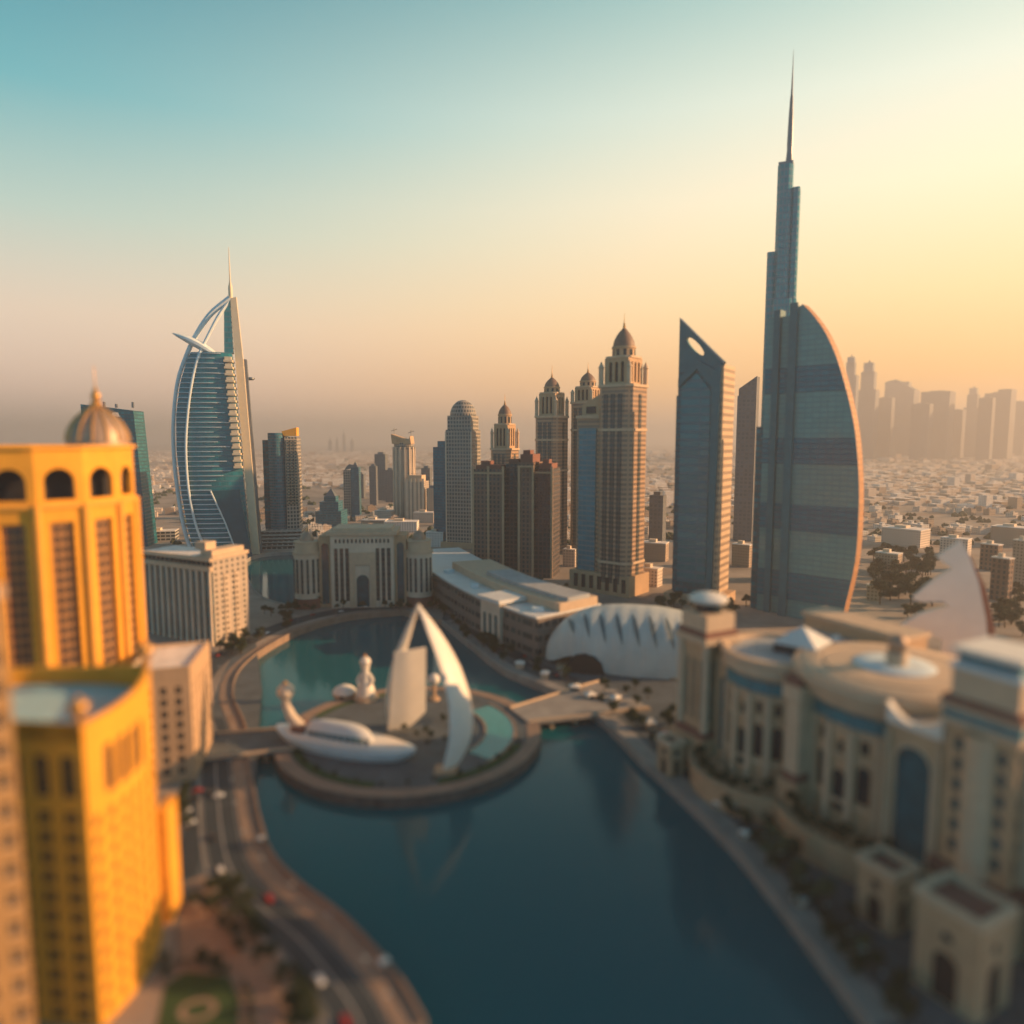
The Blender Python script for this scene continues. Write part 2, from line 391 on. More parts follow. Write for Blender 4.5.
M['f_house3'] = facade('white_house', (.80, .75, .68), (.12, .11, .10), 3.4, .4, 4.0, .4, var=.5)
M['roof_a'] = mat('flat_roof_pale', (.80, .74, .67), .9, var=.2)
M['roof_b'] = mat('flat_roof_tan', (.56, .46, .37), .9, var=.2)
#SETTING
# ------------------------------------------------------------------ ground with the lagoon cut out of it
def pxline(pts, n=6, closed=False): return curve([G(*p) for p in pts], n, closed)
LEFT_BANK = [(425, 1024), (395, 975), (345, 920), (300, 885), (272, 855), (260, 820), (254, 790), (249, 765), (246, 728), (233, 695), (240, 670), (266, 648), (305, 628), (350, 616), (402, 611)]
RIGHT_BANK = [(442, 621), (472, 645), (505, 670), (552, 690), (600, 718), (640, 757), (680, 793), (730, 842), (770, 890), (805, 935), (840, 982), (870, 1024)]
NEAR = [Vector((95, 120)), Vector((97, 50)), Vector((-6, 50)), Vector((-8, 120))]
LB = pxline(LEFT_BANK, 5); RB = pxline(RIGHT_BANK, 5)
LAGOON = LB + RB + NEAR
INLET = curve([G(*p) for p in [(246, 560), (272, 553), (304, 556), (304, 601), (280, 603), (258, 594), (248, 578)]], 4, True)
def ground_sheet(holes):
    X, Y0, Y1 = 26000, -600, 27000
    outer = [Vector(p) for p in ((-X, Y0), (X, Y0), (X, Y1), (-X, Y1))]
    vs = []; es = []
    for l in [outer] + holes:
        k = len(vs); vs += [Vector(p) for p in l]; es += [(k + i, k + (i + 1) % len(l)) for i in range(len(l))]
    V, E_, Fc, *_ = delaunay_2d_cdt(vs, es, [], 0, 1e-4)
    def inside(p, poly):
        c = False
        for a, b in zip(poly, poly[1:] + poly[:1]):
            if (a.y > p.y) != (b.y > p.y) and p.x < (b.x - a.x) * (p.y - a.y) / (b.y - a.y) + a.x: c = not c
        return c
    mb = MB()
    for f in Fc:
        q = [V[i] for i in f]; c = sum(q, Vector((0, 0))) / len(q)
        if any(inside(c, h) for h in holes): continue
        if not inside(c, outer): continue
        P = [Vector((v.x, v.y, 0)) for v in q]
        if (P[1] - P[0]).cross(P[2] - P[0]).z < 0: P = P[::-1]
        mb.face(P)
    return mb
struct('ground', ground_sheet([LAGOON, INLET]), M['sand'])
wm = MB(); wm.face([(-500, 0, -4), (500, 0, -4), (500, 1300, -4), (-500, 1300, -4)])
struct('water', wm, M['water'])

def wall_along(line, z0, z1, th, closed=False):
    mb = MB(); L = list(line) + ([line[0]] if closed else [])
    nm = []
    for i, p in enumerate(L):
        a, b = L[max(i - 1, 0)], L[min(i + 1, len(L) - 1)]
        d = (b - a).normalized(); nm.append(Vector((-d.y, d.x)))
    A = [p + n * th * .5 for p, n in zip(L, nm)]; B = [p - n * th * .5 for p, n in zip(L, nm)]
    mb.ribbon(A, B, z0, z1); return mb
tag(wall_along(LB + [RB[0]], -5, 1.3, .9).build('quay_wall', M['paving_tan']), 'tan stone quay wall along the road side of the lagoon', 'wall')
tag(wall_along(RB + [NEAR[0]], -5, 1.3, .9).build('quay_wall', M['paving_pale']), 'pale stone quay wall below the mall promenade', 'wall')
tag(wall_along(INLET, -5, .8, .8, True).build('quay_wall', M['paving_pale']), 'low quay wall round the small water inlet behind the lagoon', 'wall')

def offset(line, d0):
    o = []
    for i, p in enumerate(line):
        a, b = line[max(i - 1, 0)], line[min(i + 1, len(line) - 1)]
        d = (b - a).normalized(); o.append(p + Vector((-d.y, d.x)) * d0)
    return o
ident = lambda l, d: [p + Vector(d) for p in l]
# left promenade, road, kerb, markings
mb = MB(); mb.ribbon(offset(LB, 7.5), offset(LB, .46), 0, .16); struct('promenade', mb, M['paving_tan'])
near_l = LB[:43]
mb = MB(); mb.ribbon(offset(near_l, 21), offset(near_l, 7.6), 0, .03, side=False); struct('road', mb, M['asphalt'])
mb = MB(); mb.ribbon(offset(near_l, 22), offset(near_l, 21), 0, .15); struct('kerb', mb, M['paving_pale'])
mb = MB(); mb.ribbon(offset(near_l, 14.5), offset(near_l, 14.1), .03, .036, side=False)
for k in (8.4, 20.2): mb.ribbon(offset(near_l, k + .2), offset(near_l, k), .03, .036, side=False)
struct('road_markings', mb, M['paint'])
far_l = LB[48:]
mb = MB(); mb.ribbon(offset(far_l, 30), offset(far_l, 14), 0, .03, side=False); struct('road', mb, M['asphalt'])
# paved district on the left bank
mb = MB(); mb.cap([G(*p) for p in [(178, 1010), (172, 900), (176, 800), (196, 740), (212, 700), (232, 655), (256, 642), (262, 690), (256, 770), (240, 830), (262, 900), (300, 960), (330, 1060), (150, 1060)]], .012)
struct('pavement', mb, M['paving_grey'])
mb = MB(); mb.cap([G(*p) for p in [(178, 960), (180, 885), (215, 870), (250, 905), (285, 950), (300, 1000), (290, 1060), (140, 1060)]], .02)
struct('plaza', mb, M['paving_tan'])
mb = MB(); mb.cap([G(*p) for p in [(150, 1060), (165, 985), (185, 972), (228, 976), (240, 1000), (236, 1060)]], .09)
tag(mb.build('lawn', M['lawn']), kind='stuff')
def road(pts, wd, m, z=.03, name='road', n=6):
    L = pxline(pts, n); mb = MB(); mb.ribbon(offset(L, wd / 2), offset(L, -wd / 2), 0, z, side=False); return struct(name, mb, M[m])
road([(205, 780), (196, 830), (182, 880)], 9, 'asphalt', .035)
# right bank: promenade and plaza
mb = MB(); mb.ribbon(offset(RB, 9), offset(RB, .46), 0, .16); struct('promenade', mb, M['paving_pale'])
mb = MB(); mb.cap([G(*p) for p in [(442, 621), (472, 645), (505, 670), (552, 690), (600, 718), (640, 757), (680, 793), (730, 842), (770, 890), (805, 935), (840, 982), (880, 1040), (1100, 1060), (960, 860), (830, 770), (720, 690), (640, 640), (560, 600), (450, 575)]], .012)
struct('pavement', mb, M['paving_grey'])
road([(445, 606), (480, 634), (530, 662), (590, 690), (660, 735), (715, 790)], 11, 'asphalt', .03)
# far avenues
for pts, wd, m in (([(140, 548), (180, 541), (250, 543), (330, 538), (420, 528), (520, 520)], 26, 'paving_pale'), ([(240, 520), (300, 515), (360, 513), (430, 500), (520, 492)], 30, 'paving_pale'),
                   ([(230, 532), (280, 531), (330, 527)], 16, 'paving_pale'), ([(640, 520), (760, 512), (900, 515), (1030, 508)], 45, 'paving_tan'), ([(640, 575), (760, 560), (900, 545), (1030, 552)], 26, 'paving_tan'),
                   ([(140, 470), (300, 474), (450, 470), (640, 468)], 40, 'paving_tan')):
    road(pts, wd, m, .05)

# ------------------------------------------------------------------ island
IC = Vector((-52, 347)); IR = 67
def circ(r, n=72, a0=0, a1=360, wob=0): return [IC + Vector((math.cos(R(a0 + (a1 - a0) * i / n)), math.sin(R(a0 + (a1 - a0) * i / n)))) * r for i in range(n + (a1 - a0 < 360))]
mb = MB(); mb.prism(circ(IR), -5, .6, 0, 1); struct('island', mb, [M['rim_stone'], M['paving_grey']])
mb = MB(); L0 = circ(IR - .3, 72, 0, 359.99); mb.ribbon(L0, circ(IR - 7, 72, 0, 359.99), .6, .85); struct('path', mb, M['paving_tan'])
lw = MB(); lw.ribbon(circ(IR - 8, 24, 200, 262), circ(IR - 12.5, 24, 200, 262), .6, .8); lw.ribbon(circ(IR - 8, 24, 290, 345), circ(IR - 13, 24, 290, 345), .6, .8); lw.ribbon(circ(IR - 8, 20, 100, 160), circ(IR - 12, 20, 100, 160), .6, .8)
tag(lw.build('lawn', M['lawn']), kind='stuff')
mb = MB(); mb.ribbon(circ(53, 30, -38, 42), circ(39, 30, -38, 42), .6, 1.0); struct('pool_water', mb, M['pool'])
mb = MB(); mb.ribbon(circ(54.2, 30, -40, 44), circ(53.05, 30, -40, 44), .6, 1.4); mb.ribbon(circ(38.95, 30, -40, 44), circ(37.6, 30, -40, 44), .6, 1.4)
tag(mb.build('pool_wall', M['paving_tan']), 'curved tan rim round the turquoise pool beside the tall white sail', 'wall')

def bridge(name, label, a, b, w0, w1, z, m):
    a, b = Vector(a), Vector(b); d = (b - a); L = d.length
    t = thing(name, label, 'bridge', (a.x, a.y, 0), math.atan2(d.y, d.x))
    mb = MB(); mb.prism([(0, -w0 / 2), (L, -w1 / 2), (L, w1 / 2), (0, w0 / 2)], z - 1.6, z, 0, None, True); mb.build('deck', m, t)
    for s in (-1, 1):
        p = MB(); p.plate([(0, z), (L, z), (L, z + 1.3), (0, z + 1.3)], 0, .5)
        p.xf(Matrix.Translation((0, s * w0 / 2 - (.25 if s > 0 else -.25) - .25, 0)) @ Matrix.Rotation(math.atan2(s * (w1 - w0) / 2, L), 4, 'Z')); p.build('parapet', M['stone_trim'], t)
    k = max(2, int(L / 12))
    for i in range(1, k):
        p = MB(); x = L * i / k; ww = (w0 + (w1 - w0) * i / k) * .42; p.box(x - 1, x + 1, -ww, ww, -5, z - 1.6); p.build('pier', M['stone'], t)
    return t
bridge('causeway_bridge', 'low grey bridge joining the road bank to the round island beside the swan building', (-147, 327), (-108, 337), 30, 26, 1.6, M['paving_grey'])
bridge('footbridge', 'broad pale bridge fanning out from the round island to the mall bank', (4, 366), (66, 398), 22, 50, 1.7, M['paving_pale'])

# crescents of the sail monument
def yy(z): return 304 + (330 - 304) * z / 71
def pz(px, py, Yf):
    Y = Yf(30)
    for _ in range(8): z = zt(py, Y); Y = Yf(z)
    return Vector((XW(px, Y, z), Y, z))
def crescent(outer, inner, Yf, thick, n=40):
    O = [pz(*p, Yf) for p in outer]; I = [pz(*p, Yf) for p in inner]
    O = curve(O, 6); I = curve(I, 6); m = min(len(O), len(I)); rings = []
    for i in range(m):
        o = O[i * (len(O) - 1) // (m - 1)]; k = I[i * (len(I) - 1) // (m - 1)]
        c = (o + k) / 2; h = (o - k) / 2; h = Vector((h.x * .82, h.x * .75, h.z * .82)); th = max(.25, min(thick, h.length * .9)) * .5; ring = []
        for a in range(12):
            q = 2 * math.pi * a / 12
            ring.append(c + h * math.cos(q) + Vector((-.69, .72, 0)) * th * math.sin(q))
        rings.append(ring)
    mb = MB(); mb.loft(rings); return mb
t = thing('sail_monument', 'tall white sail monument of two curved arms and a square panel on the round island', 'monument', (-45, 330, .6))
inv = Matrix.Translation((45, -330, -.6))
c1 = crescent([(444, 775), (461, 766), (473, 742), (474, 714), (463, 676), (445, 641), (419, 604)], [(442, 774), (444, 755), (448, 730), (447, 695), (437, 655), (427, 630), (417, 605)], yy, 2.6)
c1.xf(inv); c1.build('arm', M['white'], t)
yl = lambda z: 355 - 25 * z / 71
c2 = crescent([(388, 729), (385.5, 700), (389, 672), (399, 642), (417, 604)], [(401, 729), (399, 700), (402, 672), (409, 645), (419, 606)], yl, 2.2)
c2.xf(inv); c2.build('arm', M['white'], t)
pn = MB(); top = [pz(p, 650, yl) for p in (396, 408, 425)]; bot = [pz(*p, yl) for p in ((390, 728), (408, 726), (425, 714))]
rows = []
for k in range(9):
    r = []
    for i in range(3):
        q = bot[i].lerp(top[i], k / 8); bulge = math.sin(math.pi * (i / 2)) * .7
        r.append(q + Vector((bulge * .4, -bulge - 1.2 + (q.x + 54) * .5, 0)))
    rows.append(r)
rg = []
for r in rows:
    fr = curve(r, 5); rg.append(fr + [p + Vector((-.6, .7, 0)) for p in fr[::-1]])
pn.loft(rg); pn.xf(inv); pn.build('sail_panel', M['white'], t)
pd = MB(); pd.box(-5, 5, -4, 4, 0, 1.2); pd.xf(inv @ Matrix.Translation((-30, 304, .6))); pd.build('plinth', M['stone'], t)

# swan shaped boat building
sx, sy = -81.5, 326; ang = math.atan2(314 - 340, -45.5 + 118)
t = thing('swan_building', 'white boat shaped pavilion with a swan neck and ball head on the round island', 'pavilion', (sx, sy, .6), ang)
def hull(Lh, Wh, z0, z1, shrink, mt, nm, par):
    rings = []
    for k in range(5):
        q = k / 4; z = z0 + (z1 - z0) * q; f = shrink + (1 - shrink) * math.sin(q * math.pi / 2); ring = []
        for a in range(40):
            th = 2 * math.pi * a / 40; x = math.cos(th); y = math.sin(th)
            sheer = 2.2 * (abs(x) ** 3) * q * (1 if x < 0 else .6)
            ring.append(Vector((Lh * x * f, Wh * y * abs(math.sin(th)) ** .15 * f, z + sheer)))
        rings.append(ring)
    mb = MB(); mb.loft(rings); return mb.build(nm, mt, par)
hull(39, 11, 0, 5, .84, M['fin'], 'hull', t)
mb = MB(); mb.lathe([(1, 5.6), (.97, 6.6), (.9, 6.9)], 40, sx=36, sy=9.5, cap=True); mb.build('deck_rim', M['white'], t)
mb = MB()
rings = []
for k in range(15):
    x = -19 + 38 * k / 14; q = (x) / 19.2; r = max(.2, math.sqrt(max(0, 1 - abs(q) ** 3)))
    rings.append([Vector((x, 5.6 * r * math.cos(a * math.pi / 6), 6.9 + max(0, 7 * r * math.sin(a * math.pi / 6)) if math.sin(a * math.pi / 6) > -.01 else 6.9)) for a in range(12)])
mb.loft(rings); mb.xf(Matrix.Translation((-3, 0, 0))); mb.build('capsule_roof', M['white_pool'], t)
mb = MB(); mb.tube([(-23, 0, 6), (-27, 0, 9), (-30.5, 0, 13), (-32.5, 0, 17.5), (-33, 0, 22.5)], [3.4, 3.0, 2.5, 2.1, 2.2], 12); mb.build('neck', M['cream'], t)
mb = MB(); mb.ball((-33, 0, 25), 4.3, 16, sz=.9); hd = mb.build('head', M['cream'], t)
mb = MB(); mb.lathe([(1.4, 28), (1.2, 29.4), (.05, 30.6)], 10, -33, 0); mb.build('cap', M['gold'], hd)
mb = MB(); mb.box(-27, -20, -5, 5, 6.8, 9.5); mb.build('entrance', M['brick_red'], t)
for i in range(10):
    mb = MB(); x = -16 + i * 3.4; mb.box(x, x + 2.2, -6.0 + .12 * abs(i - 4.5), -4.8, 7.1, 9.3); mb.build('window', M['teal_glass'], t)

def statue(x, y, lab):
    t = thing('white_statue', lab, 'statue', (x, y, .6))
    mb = MB(); mb.lathe([(7, 0), (7, 1.4), (6, 1.4), (6, 2.6)], 20, cap=True); mb.build('plinth', M['stone_trim'], t)
    mb = MB(); mb.lathe([(5.4, 2.6), (5.0, 6), (3.6, 10), (2.4, 14), (1.9, 17.5), (2.6, 18.6), (1.7, 19.4)], 18); mb.build('robe', M['white'], t)
    for s in (-1, 1):
        mb = MB(); mb.tube([(s * 2.0, -.5, 15), (s * 4.4, -1.4, 11.5), (s * 3.2, -3.4, 9.4)], [1.2, 1.0, .7], 8); mb.build('arm', M['white'], t)
    mb = MB(); mb.ball((0, 0, 22), 3.2, 14); mb.build('head', M['white'], t)
    mb = MB(); mb.lathe([(.8, 25), (.1, 27.2)], 8); mb.build('finial', M['gold'], t)
statue(-84.7, 393, 'white round headed statue standing behind the swan building on the island')
t = thing('dome_kiosk', 'low white domed kiosk left of the round headed statue', 'kiosk', (-98.5, 398, .6))
mb = MB(); mb.lathe([(6.4, 0), (6.4, 2.2)], 20, cap=True); mb.build('wall', M['stone'], t)
mb = MB(); mb.lathe([(7, 2.2), (6.6, 3.6), (4.6, 5.4), (2, 6.4), (0, 6.7)], 20); mb.build('dome', M['white'], t)
mb = MB(); mb.box(-1, 1, -6.6, -6, 0, 1.9); mb.build('door', M['dark_glass'], t)
t = thing('globe_sculpture', 'small white globe on a short stem beside the sail monument', 'sculpture', (-45, 392, .6))
mb = MB(); mb.lathe([(3.4, 0), (3, 1.2), (1, 1.6), (.9, 9)], 14); mb.build('stem', M['stone'], t)
mb = MB(); mb.ball((0, 0, 12), 3.4, 16); mb.build('globe', M['white'], t)

# ------------------------------------------------------------------ walls with real openings
def wall_openings(mb, W, z0, z1, ops, d=.5, mt=0, reveal=None):
    "wall in the plane y=0, x 0..W, facing -y; ops = (x0,x1,z0,z1,arched)"
    rv = mt if reveal is None else reveal
    xs = sorted({0, W, *[o[0] for o in ops], *[o[1] for o in ops]}); zs = sorted({z0, z1, *[o[2] for o in ops], *[o[3] for o in ops]})
    xs = [x for i, x in enumerate(xs) if i == 0 or x - xs[i - 1] > 1e-4]; zs = [x for i, x in enumerate(zs) if i == 0 or x - zs[i - 1] > 1e-4]
    for xa, xb in zip(xs, xs[1:]):
        for za, zb in zip(zs, zs[1:]):
            cx, cz = (xa + xb) / 2, (za + zb) / 2
            if any(o[0] < cx < o[1] and o[2] < cz < o[3] for o in ops): continue
            mb.face([(xa, 0, za), (xb, 0, za), (xb, 0, zb), (xa, 0, zb)], mt)
    for a, b, c, e, arch in ops:
        if arch:
            r = (b - a) / 2; zc = e - r; n = 10
            arc = [(a + r - r * math.cos(math.pi * i / n), zc + r * math.sin(math.pi * i / n)) for i in range(n + 1)]
            for (x0, q0), (x1, q1) in zip(arc, arc[1:]):
                mb.face([(x0, 0, q0), (x1, 0, q1), (x1, 0, e), (x0, 0, e)], mt)
                mb.face([(x0, d, q0), (x1, d, q1), (x1, 0, q1), (x0, 0, q0)], rv)
            loop = [(a, c), (a, zc)], [(b, zc), (b, c)], [(b, c), (a, c)]
        else: loop = [(a, c), (a, e)], [(a, e), (b, e)], [(b, e), (b, c)], [(b, c), (a, c)]
        for (p, q) in loop: mb.face([(p[0], 0, p[1]), (p[0], d, p[1]), (q[0], d, q[1]), (q[0], 0, q[1])], rv)
def arch_outline(a, b, c, e, n=12):
    r = (b - a) / 2; zc = e - r
    return [(a, c), (b, c)] + [(a + r + r * math.cos(math.pi * i / n), zc + r * math.sin(math.pi * i / n)) for i in range(n + 1)]
WM = {}
def window(par, x, z, w_, h, mtx, arched=False, frame='amber_trim', glass='dark_glass', sill=True, inset=.45):
    k = (w_, h, arched, frame, glass, sill, inset)
    if k not in WM:
        g = MB(); ol = arch_outline(-w_ / 2, w_ / 2, 0, h) if arched else [(-w_ / 2, 0), (w_ / 2, 0), (w_ / 2, h), (-w_ / 2, h)]
        g.plate(ol, inset, inset + .1)
        f = MB(); f.box(-.07, .07, inset - .08, inset, 0, h - (.1 if arched else 0)); f.box(-w_ / 2, w_ / 2, inset - .1, inset - .02, h * .55, h * .55 + .12)
        if sill: f.box(-w_ / 2 - .2, w_ / 2 + .2, -.25, .02, -.3, 0, bottom=True)
        WM[k] = (g.mesh('window_glass', M[glass]), f.mesh('window_frame', M[frame]))
    a = link('window', WM[k][0], par); a.matrix_local = mtx @ Matrix.Translation((x, 0, z))
    b = link('frame', WM[k][1], a)
    return a

# ------------------------------------------------------------------ left: amber hotel with the roof pool
t = thing('amber_hotel', 'amber hotel block with a roof pool behind a curved parapet and ball finials', 'hotel', (-105.2, 165, 0))
mats_h = [M['amber'], M['amber_trim']]
rot = math.atan2(40, -4); LR = 40.2; LF = 54; HT = 80.5
RW = Matrix.Rotation(rot, 4, 'Z'); FW = Matrix.Rotation(R(-6), 4, 'Z') @ Matrix.Translation((-LF, 0, 0))
NA = 8
AP = []
for i in range(NA + 1):
    q = i / NA; e = RW @ Vector((LR * q, 0, 0)); AP.append(Vector((e.x + 5.2 * 4 * q * (1 - q) * .8, e.y)))
w_ = MB(); WS = []
for i in range(NA):
    d = AP[i + 1] - AP[i]; wd = d.length; Mx = Matrix.Translation((AP[i].x, AP[i].y, 0)) @ Matrix.Rotation(math.atan2(d.y, d.x), 4, 'Z'); c = wd / 2
    ops = [(c - 1.05, c + 1.05, 3.0 + r_ * 5.0, 5.9 + r_ * 5.0, False) for r_ in range(11)] + ([(c - 1.6, c + 1.6, 60.5, 73.0, True)] if 0 < i < 5 else [])
    s0 = len(w_.f); wall_openings(w_, wd, 0, HT, ops, .7); w_.xf(Mx, s0); WS.append((Mx, ops))
w_.build('wall', mats_h, t)
for Mx, ops in WS:
    for a, b, c, e, ar in ops: window(t, (a + b) / 2, c, b - a, e - c, Mx, ar, frame='brick_red' if ar else 'amber_trim', glass='shadow_gap')
fo = []
for x in (LF - 4.6, LF - 11.8, LF - 19, LF - 26):
    for r_ in range(11): fo.append((x - 1.8, x + 1.8, 1.6 + r_ * 5.3, 4.9 + r_ * 5.3, False))
    fo.append((x - 1.9, x + 1.9, 61.6, 72.6, True))
w_ = MB(); wall_openings(w_, LF, 0, HT, fo, .7); w_.xf(FW); w_.build('wall', mats_h, t)
for a, b, c, e, ar in fo: window(t, (a + b) / 2, c, b - a, e - c, FW, ar)
# back walls and parapet: the parapet sweeps up towards the far right corner
fl = FW @ Vector((0, 0, 0)); rr = AP[-1]; c0 = Vector((0, 0)); RF = 76.0
back = curve([(rr.x, rr.y), (rr.x - 9, rr.y + 2.6), (-22, rr.y + 4), (-46, rr.y + 3), (fl.x - 1, rr.y - 6), (fl.x - 1.5, 16), (fl.x, fl.y)], 7)
mb = MB()
for a, b in zip(back, back[1:]): mb.face([(a.x, a.y, 0), (b.x, b.y, 0), (b.x, b.y, RF), (a.x, a.y, RF)], 0, None, True)
mb.build('wall', mats_h, t)
def ptop(p):
    return HT + 2.6 * max(0, min(1, p.y / rr.y)) ** 1.6 * max(0, min(1, (p.x + 26) / 26)) + .0
loop = [Vector(p) for p in AP[:-1]] + [Vector(p[:2]) for p in back]
cen = Vector((-22, 20)); mb = MB()
for a, b in zip(loop, loop[1:] + loop[:1]):
    ai, bi = a + (cen - a).normalized() * 1.1, b + (cen - b).normalized() * 1.1
    za, zb = ptop(a), ptop(b)
    mb.face([(a.x, a.y, HT if loop.index(a) < NA else RF), (b.x, b.y, HT if loop.index(a) < NA else RF), (b.x, b.y, zb + .3), (a.x, a.y, za + .3)], 0)
    mb.face([(a.x, a.y, za + .3), (b.x, b.y, zb + .3), (bi.x, bi.y, zb + .3), (ai.x, ai.y, za + .3)], 1)
    mb.face([(bi.x, bi.y, RF - .5), (ai.x, ai.y, RF - .5), (ai.x, ai.y, za + .3), (bi.x, bi.y, zb + .3)], 0)
mb.build('parapet', mats_h, t)
mb = MB(); mb.cap(loop, RF - .6); mb.build('roof', M['rooftop'], t)
pl = [cen + (p - cen) * .93 for p in loop]; mb = MB(); mb.prism(pl, RF - .6, RF - .2); mb.build('roof_pool', mat('roof_pool_water', (.42, .66, .68), .35, var=.06), t)
for i in range(5):
    mb = MB(); x = -19 + i * 2.9; y = 24 + .5 * i; mb.plate([(0, .3), (1.4, .5), (2.1, 1.1), (2.0, 1.2), (1.3, .7), (0, .5)], 0, .7); mb.box(.1, .2, .1, .6, 0, .4); mb.xf(Matrix.Translation((x, y, RF - .2)))
    mb.build('lounger', M['steel'], t)
for p, zz in ((Vector((-.8, .5)), HT + .3), (Vector((rr.x - .8, rr.y - .7)), HT + 2.9)):
    mb = MB(); mb.lathe([(1.5, zz - .6), (1.5, zz + .9), (.8, zz + 1.2), (.7, zz + 2.0)], 14, p.x, p.y); mb.ball((p.x, p.y, zz + 4.0), 2.35, 16); mb.lathe([(.3, zz + 6.2), (.05, zz + 7.4)], 8, p.x, p.y)
    mb.build('ball_finial', M['gold'], t)
mb = MB(); mb.box(.02, 2.8, -1, 8, 0, 37); mb.xf(Matrix.Translation((rr.x, rr.y, 0)) @ Matrix.Rotation(rot - R(90), 4, 'Z')); mb.build('annex', mats_h, t)

# nearer ochre wing at the frame's edge
t = thing('ochre_wing', 'tall ochre wing with small dark windows rising close in front of the amber hotel', 'building', (-111, 150, 0), R(36))
WF = Matrix.Translation((-34, 0, 0)); ops = []
for c in range(6):
    for r_ in range(15): ops.append((34 - 2.4 - c * 5.2 - 1.1, 34 - 2.4 - c * 5.2 + 1.1, 3 + r_ * 7, 6.2 + r_ * 7, False))
mb = MB(); wall_openings(mb, 34, 0, 116, ops, .6); mb.xf(WF)
mb.face([(0, 0, 0), (0, 4, 0), (0, 4, 116), (0, 0, 116)]); mb.face([(-34, 4, 0), (-34, 0, 0), (-34, 0, 116), (-34, 4, 116)]); mb.face([(0, 4, 0), (-34, 4, 0), (-34, 4, 116), (0, 4, 116)])
mb.build('wall', M['wing'], t)
for a, b, c, e, ar in ops: window(t, (a + b) / 2, c, b - a, e - c, WF, ar, frame='stone_trim')
mb = MB(); mb.box(-34.6, .5, -.5, 4.5, 116.02, 118); mb.build('cornice', M['stone_trim'], t)

# ------------------------------------------------------------------ left: arcade tower with dome
AX, AY = XW(38, 300, 150), 300
AX = XW(38, 322, 120)
t = thing('arcade_tower', 'amber many sided tower with an open arcade under a ribbed dome', 'tower', (AX, 322, 0), math.atan2(AX, -322) + R(180))
t.rotation_euler = (0, 0, facing(AX, 322, -1))
RA = 40.0; n12 = 14; TOP = zt(449, 322 - 35); fw = 2 * RA * math.sin(math.pi / n12); ap = RA * math.cos(math.pi / n12)
BZ0, BZ1 = TOP - 21.5, TOP - 8.2
wl_, co_, pi_ = MB(), MB(), MB()
for k in range(n12):
    a = R(-90) + (k + .5) * 2 * math.pi / n12      # facet normal angle
    Mx = Matrix.Rotation(a + R(90), 4, 'Z') @ Matrix.Translation((-fw / 2, -ap, 0))
    s0 = len(wl_.f); wall_openings(wl_, fw, 0, TOP, [(fw / 2 - 5.7, fw / 2 + 5.7, BZ0, BZ1, True), (fw / 2 - 4.4, fw / 2 + 4.4, 6, BZ0 - 9.5, False)], 2.2); wl_.xf(Mx, s0)
    mb = MB(); mb.plate([(fw / 2 - 4.4, 6), (fw / 2 + 4.4, 6), (fw / 2 + 4.4, BZ0 - 9.5), (fw / 2 - 4.4, BZ0 - 9.5)], 1.7, 2.1); mb.xf(Mx); mb.build('window_bay', M['f_lattice'], t)
    mb = MB(); mb.lathe([(1.9, 0), (1.9, BZ0 - 3), (2.3, BZ0 - 2)], 10, RA * math.cos(a + math.pi / n12), RA * math.sin(a + math.pi / n12)); mb.build('pilaster', M['amber_trim'], t)
wl_.build('wall', M['amber'], t)
poly = lambda r: [(r * math.cos(R(-90) + k * 2 * math.pi / n12), r * math.sin(R(-90) + k * 2 * math.pi / n12)) for k in range(n12)]
def ringband(r0, r1, z0, z1):
    mb = MB(); A, B = poly(r1), poly(r0)
    for i in range(n12):
        j = (i + 1) % n12; a, b, c, d = A[i], A[j], B[j], B[i]
        mb.face([(*a, z0), (*b, z0), (*b, z1), (*a, z1)]); mb.face([(*a, z1), (*b, z1), (*c, z1), (*d, z1)]); mb.face([(*b, z0), (*a, z0), (*d, z0), (*c, z0)]); mb.face([(*c, z0), (*d, z0), (*d, z1), (*c, z1)])
    return mb
ringband(RA - 3, RA + 1.6, TOP + .01, TOP + 1.4).build('cornice', M['amber_trim'], t)
ringband(RA - .5, RA + 1.5, BZ0 - 3.4, BZ0 - 1.8).build('ledge', M['amber_trim'], t)
mb = MB(); mb.prism(poly(RA - 8), BZ0 - 1, TOP - .2); mb.build('arcade_core', M['shadow_gap'], t)  # near-black core painted as the shade behind the arches
mb = MB(); mb.cap(poly(RA - .2), TOP - .02); mb.build('roof', M['rooftop'], t)
for k in (0, 1, 2, 3):
    pass
# the dome rises from a drum behind the parapet
wx = XW(97, 330, 160); loc = Matrix.Rotation(-t.rotation_euler.z, 4, 'Z') @ Vector((wx - AX, 330 - 322, 0))
dm = MB(); rD = 13.0; d0 = TOP + 1
prof = [(rD, 0), (rD, 2.0)] + [(rD * a, 2.0 + 17.4 * b) for a, b in ((1, 0), (.985, .12), (.94, .26), (.86, .40), (.75, .53), (.61, .65), (.45, .76), (.29, .86), (.15, .94), (.05, 1))]
for i in range(24):
    f = 1 + .035 * (i % 2)
dm.lathe([(r, d0 + z) for r, z in prof], 28, loc.x, loc.y); dome_o = dm.build('dome', M['dome'], t)
rb = MB()
for i in range(14):
    a = 2 * math.pi * i / 14; rb.tube([(loc.x + (r + .1) * math.cos(a), loc.y + (r + .1) * math.sin(a), d0 + z) for r, z in prof[1:]], .5, 6)
rb.build('ribs', M['gold'], dome_o)
fb = MB(); fb.lathe([(2.2, d0 + 18.2), (2.4, d0 + 20), (1.4, d0 + 21), (2.1, d0 + 22.6), (2.0, d0 + 24), (.8, d0 + 25.4), (.9, d0 + 26.6), (.25, d0 + 27.4), (.15, d0 + 37)], 12, loc.x, loc.y); fb.build('finial', M['gold'], dome_o)

